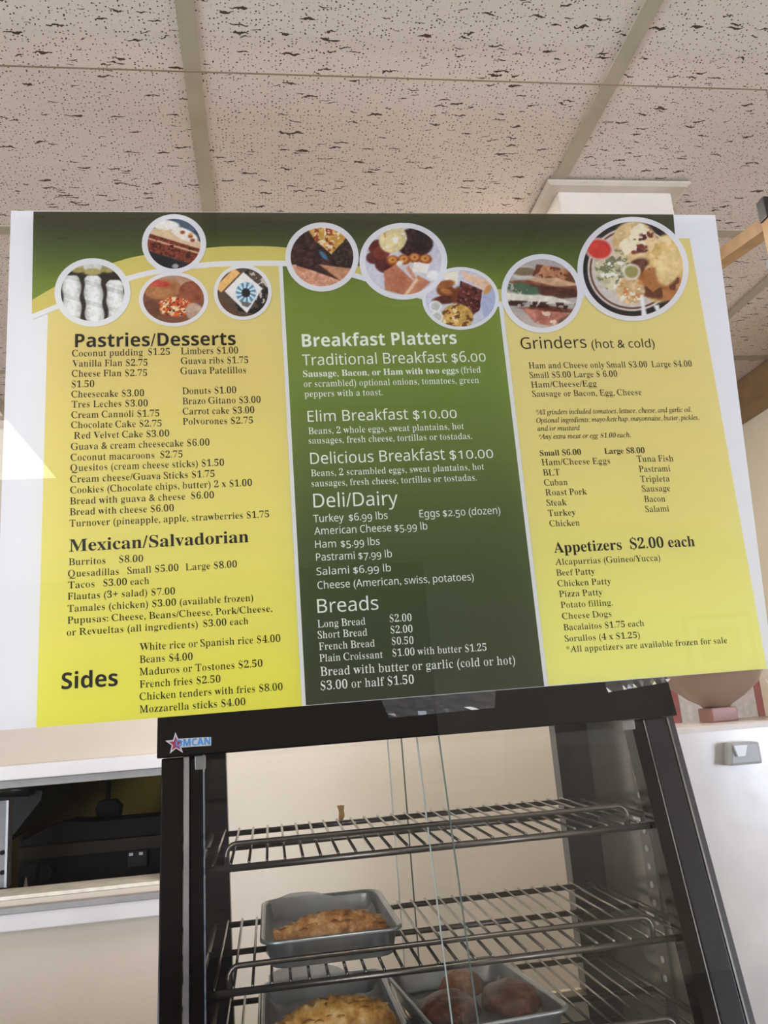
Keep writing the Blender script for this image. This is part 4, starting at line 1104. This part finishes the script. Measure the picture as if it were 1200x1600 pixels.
def shelf(zf, zr, yf, yr, label):
    X0, X1 = -.0745, .4815
    t = thing('wire_shelf', (.2, (yf + yr) / 2, min(zf, zr) - .004), label, 'shelf', 'wire shelves in the display cabinet')
    zz = lambda y: zf + (zr - zf) * (y - yf) / (yr - yf)
    MB().tube([(X0 - .02, yf, zf), (X1 + .03, yf, zf)], .0042, 10).build('front_bar', wire_d, t, smooth=True)
    ym = yf + (yr - yf) * .52
    MB().tube([(X0 - .02, ym, zz(ym)), (X1 + .02, ym, zz(ym))], .0038, 8).build('middle_bar', wire_d, t, smooth=True)
    MB().tube([(X0 - .02, yr, zr), (X1 + .02, yr, zr)], .0042, 10).build('rear_bar', wire_d, t, smooth=True)
    for x in (X0 - .02, X1 + .03): MB().tube([(x, yf, zf), (x if x < 0 else X1 + .02, yr, zr)], .0042, 10).build('end_bar', wire_d, t, smooth=True)
    # raised front rail with rounded corners
    h = .027; r = .012; xa, xb = -.058, .447; path = [(xa, yf, zf + .004), (xa, yf, zf + h - r)]
    path += [(xa + r - r * math.cos(a), yf, zf + h - r + r * math.sin(a)) for a in (.4, .8, 1.2)] + [(xa + r, yf, zf + h), (xb - r, yf, zf + h)]
    path += [(xb - r + r * math.sin(a), yf, zf + h - r + r * math.cos(a)) for a in (.4, .8, 1.2)] + [(xb, yf, zf + h - r), (xb, yf, zf + .004)]
    MB().tube(path, .0032, 8).build('front_rail', wire_d, t, smooth=True)
    n = 27; src = None
    for k in range(n):
        x = X0 + (X1 - X0) * k / (n - 1)
        if src is None:
            src = MB().tube([(X0, yf - .004, zf + .0055), (X0, yr + .004, zr + .0055)], .0019, 6).build('shelf_wire', wire_m, t, smooth=True)
        else: copy_part(src, t, (x - X0, 0, 0))
    return t


shelf(-.158, -.1515, 1.092, 1.388, 'top wire shelf of the display cabinet, empty')
shelf(-.284, -.2795, 1.063, 1.388, 'middle wire shelf of the display cabinet, holding a single pan')
shelf(-.386, -.3845, 1.035, 1.388, 'lowest wire shelf in view in the display cabinet, holding two pans')
for z in (-.163, -.289, -.391):
    for x0, x1 in ((CXL + .011, -.0985), (.512, CXR - .013)):
        box((x0, 1.205, z - .006), (x1, 1.230, z)).build('shelf_clip', chrome, cab)


# ------------------------------------------------------------------ pans, paper, food
pan_m = mat('worn aluminium pan', S(178, 182, 182), .36, metal=.7, var=.2, vscale=25)
paper_w = None


def rr(cx, cy, w, d, r, z, n=5):
    out = []
    for sx, sy, a0 in ((1, 1, 0), (-1, 1, 90), (-1, -1, 180), (1, -1, 270)):
        for k in range(n + 1):
            a = math.radians(a0 + 90 * k / n); out.append(Vector((cx + sx * (w / 2 - r) + r * math.cos(a), cy + sy * (d / 2 - r) + r * math.sin(a), z)))
    return out


def spin(vs, c, a):
    ca, sa = math.cos(a), math.sin(a)
    return [Vector((c[0] + (v[0] - c[0]) * ca - (v[1] - c[1]) * sa, c[1] + (v[0] - c[0]) * sa + (v[1] - c[1]) * ca, v[2])) for v in vs]


def pan(cx, cy, z, label, ang=0.0, w=.168, d=.255, h=.030):
    t = thing('baking_pan', (cx, cy, z), label, 'pan', 'baking pans on the wire shelves')
    f = lambda dw, zz, r: spin(rr(cx, cy, w + dw, d + dw, r, z + zz), (cx, cy), ang)
    m = MB(); L = [f(-.024, 0, .018), f(-.021, .0006, .02), f(-.010, h - .004, .022), f(-.002, h - .002, .024), f(.0, h, .024), f(-.002, h + .002, .024), f(-.007, h + .0015, .022), f(-.010, h - .002, .021), f(-.021, .004, .018), f(-.03, .002, .014)]
    m.loops(L).build('pan_body', pan_m, t, smooth=True)
    rim = f(-.001, h + .0005, .0235); MB().tube(rim + [rim[0], rim[1]], .0028, 6, cap=False).build('rolled_rim', pan_m, t, smooth=True)
    return t


parch_m = None


def parchment_mat():
    m = bpy.data.materials.new('greaseproof paper'); m.use_nodes = True; nt = m.node_tree; nt.nodes.remove(nt.nodes['Principled BSDF'])
    d = nt.nodes.new('ShaderNodeBsdfDiffuse'); d.inputs[0].default_value = S(226, 227, 226)
    tl = nt.nodes.new('ShaderNodeBsdfTranslucent'); tl.inputs[0].default_value = S(200, 200, 196)
    tr = nt.nodes.new('ShaderNodeBsdfTransparent'); g = nt.nodes.new('ShaderNodeBsdfGlossy'); g.inputs['Roughness'].default_value = .35
    m1 = nt.nodes.new('ShaderNodeMixShader'); m1.inputs[0].default_value = .35; m2 = nt.nodes.new('ShaderNodeMixShader'); m2.inputs[0].default_value = .22; m3 = nt.nodes.new('ShaderNodeMixShader'); m3.inputs[0].default_value = .08
    K = nt.links.new; K(d.outputs[0], m1.inputs[1]); K(tl.outputs[0], m1.inputs[2]); K(m1.outputs[0], m2.inputs[1]); K(tr.outputs[0], m2.inputs[2]); K(m2.outputs[0], m3.inputs[1]); K(g.outputs[0], m3.inputs[2])
    K(m3.outputs[0], nt.nodes['Material Output'].inputs['Surface'])
    return m


parch_m = parchment_mat()


def parchment(cx, cy, z, w, d, rise, label, seed, xoff=0.0, ang=0.0):
    """wrinkled sheet lying in a pan, climbing its rear wall"""
    nx, ny = 26, 34; vs = []; fs = []
    for j in range(ny + 1):
        for i in range(nx + 1):
            u, s = i / nx - .5, j / ny
            L = d + rise; l = s * L
            y = cy - d / 2 + min(l, d); zz = z + .0065 + max(0, l - d)
            if l > d: y += (l - d) * .18
            side = max(0, abs(u) - .42) / .08; zz += side * side * .012 if l < d else 0
            nz = noise.noise(Vector((u * 7 + seed, s * 9, seed))) + .5 * noise.noise(Vector((u * 17, s * 22 + seed, 3)))
            zz += max(-.35, nz) * (.0045 if l < d else .002); y -= max(0, nz) * .006 if l > d else 0
            if l > d: zz -= abs(u + .18) ** 2 * .10
            vs.append((cx + xoff + u * w, y, zz))
    for j in range(ny):
        for i in range(nx): a = j * (nx + 1) + i; fs.append((a, a + 1, a + nx + 2, a + nx + 1))
    m = MB().add(spin(vs, (cx, cy), ang), fs)
    return tag(m.build('parchment_sheet', parch_m, smooth=True), label, 'paper', 'greaseproof paper in the pans')


def crust_mat(name, c1, c2, c3, scale=60):
    m = bpy.data.materials.new(name); m.use_nodes = True; nt = m.node_tree; p = nt.nodes['Principled BSDF']; N = nt.nodes.new; K = nt.links.new
    tc = N('ShaderNodeTexCoord'); n = N('ShaderNodeTexNoise'); n.inputs['Scale'].default_value = scale; n.inputs['Detail'].default_value = 6; n.inputs['Roughness'].default_value = .65
    K(tc.outputs['Object'], n.inputs['Vector']); r = N('ShaderNodeValToRGB'); K(n.outputs['Fac'], r.inputs[0])
    r.color_ramp.elements[0].position = .32; r.color_ramp.elements[0].color = c1; r.color_ramp.elements[1].position = .68; r.color_ramp.elements[1].color = c3
    e = r.color_ramp.elements.new(.5); e.color = c2
    K(r.outputs[0], p.inputs['Base Color']); p.inputs['Roughness'].default_value = .42
    b = N('ShaderNodeBump'); b.inputs['Strength'].default_value = .5; b.inputs['Distance'].default_value = .003; K(n.outputs['Fac'], b.inputs['Height']); K(b.outputs[0], p.inputs['Normal'])
    return m


gold_m = crust_mat('golden crust', S(164, 100, 36), S(220, 164, 84), S(244, 212, 148))
tan_m = crust_mat('browned crust', S(136, 82, 36), S(196, 134, 72), S(236, 192, 130), 80)


def turnover(c, length, halfw, height, rot, label, m, seed, group='folded turnovers in the pans'):
    """half-moon turnover: domed body, flat crimped edge along the curved side"""
    t = thing('turnover_pastry', c, label, 'pastry', group)
    nu, nv = 60, 18; vs = []; fs = []
    for i in range(nu + 1):
        u = -1 + 2 * i / nu; e = max(0.0, 1 - abs(u) ** 2.2) ** .62
        for j in range(nv + 1):
            v = j / nv                                   # 0 fold side .. 1 crimp side
            w = (v * 1.9 - .75) * halfw * (.12 + .88 * e)
            dome = math.sin(math.pi * min(1, v / .86)) ** .6 if v < .86 else 0.0
            zz = .004 + height * dome * (.16 + .84 * e)
            nn = noise.noise(Vector((u * 9 + seed, v * 5, seed))) + .5 * noise.noise(Vector((u * 26, v * 14 + seed, 2)))
            zz += nn * .09 * height * (.4 + dome)
            if v >= .86: zz += .0016 * math.sin(u * 55)
            if u < -.86: zz += (-.86 - u) * .11
            vs.append((c[0] + u * length / 2, c[1] - w + .004 * nn, c[2] + zz))
    b0 = len(vs)
    for i in range(nu + 1):
        u = -1 + 2 * i / nu; e = max(0.0, 1 - abs(u) ** 2.2) ** .62
        for v in (0, 1): vs.append((c[0] + u * length / 2, c[1] - (v * 1.9 - .75) * halfw * (.12 + .88 * e), c[2] + (max(0, -.86 - u) * .10)))
    for i in range(nu):
        for j in range(nv): a = i * (nv + 1) + j; fs.append((a, a + nv + 1, a + nv + 2, a + 1))
        a = i * (nv + 1); q = b0 + 2 * i
        fs += [(a, q, q + 2, a + nv + 1), (a + nv, a + 2 * nv + 1, q + 3, q + 1), (q, q + 1, q + 3, q + 2)]
    MB().add(spin(vs, c, rot), fs).build('pastry_crust', m, t, smooth=True)
    # raised flakes along the ridge
    fm = MB()
    for k in range(26):
        u = -.8 + 1.6 * RNG.random(); e = (1 - abs(u) ** 2.2) ** .62; v = .2 + .55 * RNG.random()
        w = (v * 1.9 - .75) * halfw * (.12 + .88 * e); zz = .004 + height * (math.sin(math.pi * v / .86) ** .6) * (.16 + .84 * e)
        x, y, z = c[0] + u * length / 2, c[1] - w, c[2] + zz; r = .006 * (.5 + RNG.random()) * length / .16; a = RNG.random() * 6.28
        ring = [(x + r * math.cos(a + q) * 1.4, y + r * math.sin(a + q) * .6, z + .0012 * math.sin(q * 2)) for q in np.arange(7) * 2 * math.pi / 7]
        fm.add(spin(ring + [(x, y, z + .0025)], c, rot), [(q, (q + 1) % 7, 7) for q in range(7)])
    fm.build('flakes', m, t, smooth=True, kind='stuff')
    return t


def lump(c, rx, ry, h, label, m, seed):
    bm = bmesh.new(); bmesh.ops.create_icosphere(bm, subdivisions=4, radius=1)
    vs = []
    for v in bm.verts:
        n_ = noise.noise(v.co * 2.2 + Vector((seed, 0, 0))) * .10 + noise.noise(v.co * 7 + Vector((seed, 3, 0))) * .03
        k = 1 + n_; z = v.co.z * k; z = z if z > 0 else z * .45
        vs.append((c[0] + v.co.x * k * rx, c[1] + v.co.y * k * ry, c[2] + h * .36 + z * h * .64))
    fs = [tuple(q.index for q in f.verts) for f in bm.faces]; bm.free()
    lo = min(v[2] for v in vs); vs = [(x, y, z - lo + c[2]) for x, y, z in vs]
    return tag(MB().add(vs, fs).build('brown_roll', m, smooth=True), label, 'bread', 'dark brown rolls in the right-hand pan')


pan(.063, 1.214, -.2745, 'shallow metal baking pan on the middle wire shelf')
parchment(.063, 1.214, -.2745, .150, .222, .034, 'wrinkled greaseproof paper lining the pan on the middle shelf', 3, -.004)
turnover((.066, 1.138, -.2655), .146, .027, .036, .05, 'slim browned turnover in the pan on the middle shelf', tan_m, 2)
pan(.058, 1.200, -.3775, 'metal baking pan with a big golden turnover, left on the lowest shelf')
parchment(.058, 1.200, -.3775, .150, .222, .046, 'greaseproof paper behind the big golden turnover', 8)
turnover((.064, 1.134, -.3670), .148, .040, .042, .05, 'big flaky golden turnover in the left pan of the lowest shelf', gold_m, 5)
pan(.2415, 1.183, -.3775, 'metal baking pan with dark brown rolls, right on the lowest shelf', .10)
parchment(.2415, 1.183, -.3775, .130, .16, .0, 'greaseproof paper under the dark brown rolls', 12, 0, .10)
brown_m = crust_mat('dark brown crust', S(58, 30, 20), S(92, 50, 34), S(140, 86, 60), 70)
lump((.203, 1.140, -.3665), .038, .048, .036, 'dark brown roll on the left in the right-hand pan', brown_m, 1)
lump((.284, 1.150, -.3665), .037, .048, .036, 'dark brown roll on the right in the right-hand pan', brown_m, 6)
lump((.238, 1.225, -.3665), .030, .030, .036, 'paler brown roll behind the two dark rolls in the right-hand pan', crust_mat('mid brown crust', S(110, 66, 40), S(150, 96, 62), S(188, 136, 96), 70), 9)
# torn scrap of tan tape on the rear glass
p = PY(533, 1271, CYR - .0265)
sc = MB(); oc = [(-.006, .012), (.0, .0125), (.006, .012), (.0045, .004), (.006, -.004), (.002, -.010), (-.003, -.0115), (-.0045, -.006), (-.003, .002)]
sc.prism_y([(p.x + x, p.z + z) for x, z in oc], CYR - .0265, CYR - .0255)
tag(sc.build('paper_scrap', mat('tan masking tape', S(226, 176, 96), .6, var=.2, vscale=90)), 'torn tan scrap stuck to the rear glass above the top shelf', 'tape')

# ------------------------------------------------------------------ things right of the cabinet
whites = mat('cloudy white plastic', S(212, 206, 202), .22, spec=.5, var=.28, vscale=3.2, bump=.3, bscale=7)
ZW = -.062
fz = thing('white_appliance', (.98, 1.775, FL), 'large cloudy white appliance standing right of the display cabinet', 'appliance')
box((.73, 1.62, FL), (1.32, 1.93, ZW)).build('appliance_body', whites, fz, bevel=.012)
q = [PY(x, y, 1.617) for x, y in ((1132, 1160), (1174, 1158), (1180, 1192), (1130, 1196))]
ob = MB().prism_y([(q[3].x, q[3].z), (q[2].x, q[2].z), (q[1].x, q[1].z), (q[0].x, q[0].z)], 1.590, 1.6195).build('switch_box', mat('grey switch box', S(150, 150, 150), .4), fz, bevel=.005)
q = [PY(x, y, 1.588) for x, y in ((1145, 1165), (1166, 1164), (1163, 1181), (1152, 1182))]
MB().prism_y([(k.x, k.z) for k in q[::-1]], 1.584, 1.5895).build('switch_plate', mat('pale switch plate', S(205, 208, 212), .35), ob)
# brown footed pot on top
pc = PY(1124, 1130, 1.74)
pt = thing('footed_pot', (pc.x, 1.80, ZW), 'round brown footed pot standing on the white appliance under the menu corner', 'pot')
k = 1.80
prof = [(.0, .030), (.028, .031), (.034, .037), (.060, .052), (.092, .078), (.112, .112), (.118, .145), (.110, .185), (.085, .215), (.070, .222), (.074, .232), (.066, .232), (.062, .222), (.0, .205)]
MB().lathe((pc.x * k / 1.74, k, ZW), prof, 48).build('pot_bowl', mat('brown glazed clay', S(140, 116, 100), .3, var=.05), pt, smooth=True)
MB().box((pc.x * k / 1.74 - .030, k - .03, ZW), (pc.x * k / 1.74 + .030, k + .03, ZW + .0305)).build('pot_foot', mat('red brown foot', S(158, 106, 98), .4, var=.1), pt, bevel=.003)
# red and white striped panel leaning on the back wall
sp_ = thing('striped_panel', (1.15, 2.35, -.10), 'red and white striped panel on the wall behind the brown pot', 'panel')
redp = mat('faded red stripe', S(176, 104, 108), .5, var=.12, vscale=20); whp = mat('mottled white stripe', S(226, 222, 226), .5, var=.18, vscale=60)
Yq = 2.38; xs = [PY(x, 1110, Yq).x for x in (1010, 1063, 1106, 1142, 1184, 1216, 1250)]
for i in range(6):
    box((xs[i] + .0008, Yq, -.35), (xs[i + 1] - .0008, Yq + (.03 if i % 2 == 0 else .026), .16)).build('stripe', redp if i % 2 == 0 else whp, sp_)


# ------------------------------------------------------------------ framed picture on the rear wall, behind the photographer
fpic = thing('framed_picture', (2.74, YR + .012, .10), 'pale framed picture hanging on the wall behind the photographer', 'picture')
fx0, fx1, fz0, fz1 = 2.52, 2.97, .10, .47
fm_ = mat('dark picture frame', S(70, 58, 40), .4)
for a, b in (((fx0, fz0), (fx1, fz0 + .03)), ((fx0, fz1 - .03), (fx1, fz1)), ((fx0, fz0 + .03), (fx0 + .03, fz1 - .03)), ((fx1 - .03, fz0 + .03), (fx1, fz1 - .03))):
    box((a[0], YR + .0005, a[1]), (b[0], YR + .022, b[1])).build('frame_bar', fm_, fpic)
box((fx0 + .0305, YR + .0006, fz0 + .0305), (fx1 - .0305, YR + .010, fz1 - .0305)).build('mount', mat('white mount', S(240, 238, 230), .5), fpic)
box((fx0 + .09, YR + .0101, fz0 + .08), (fx1 - .09, YR + .0112, fz1 - .08)).build('print', mat('pale print picture', S(150, 154, 130), .5, var=.3, vscale=12), fpic)
bpy.data.objects.remove(_to); bpy.data.curves.remove(_tc)
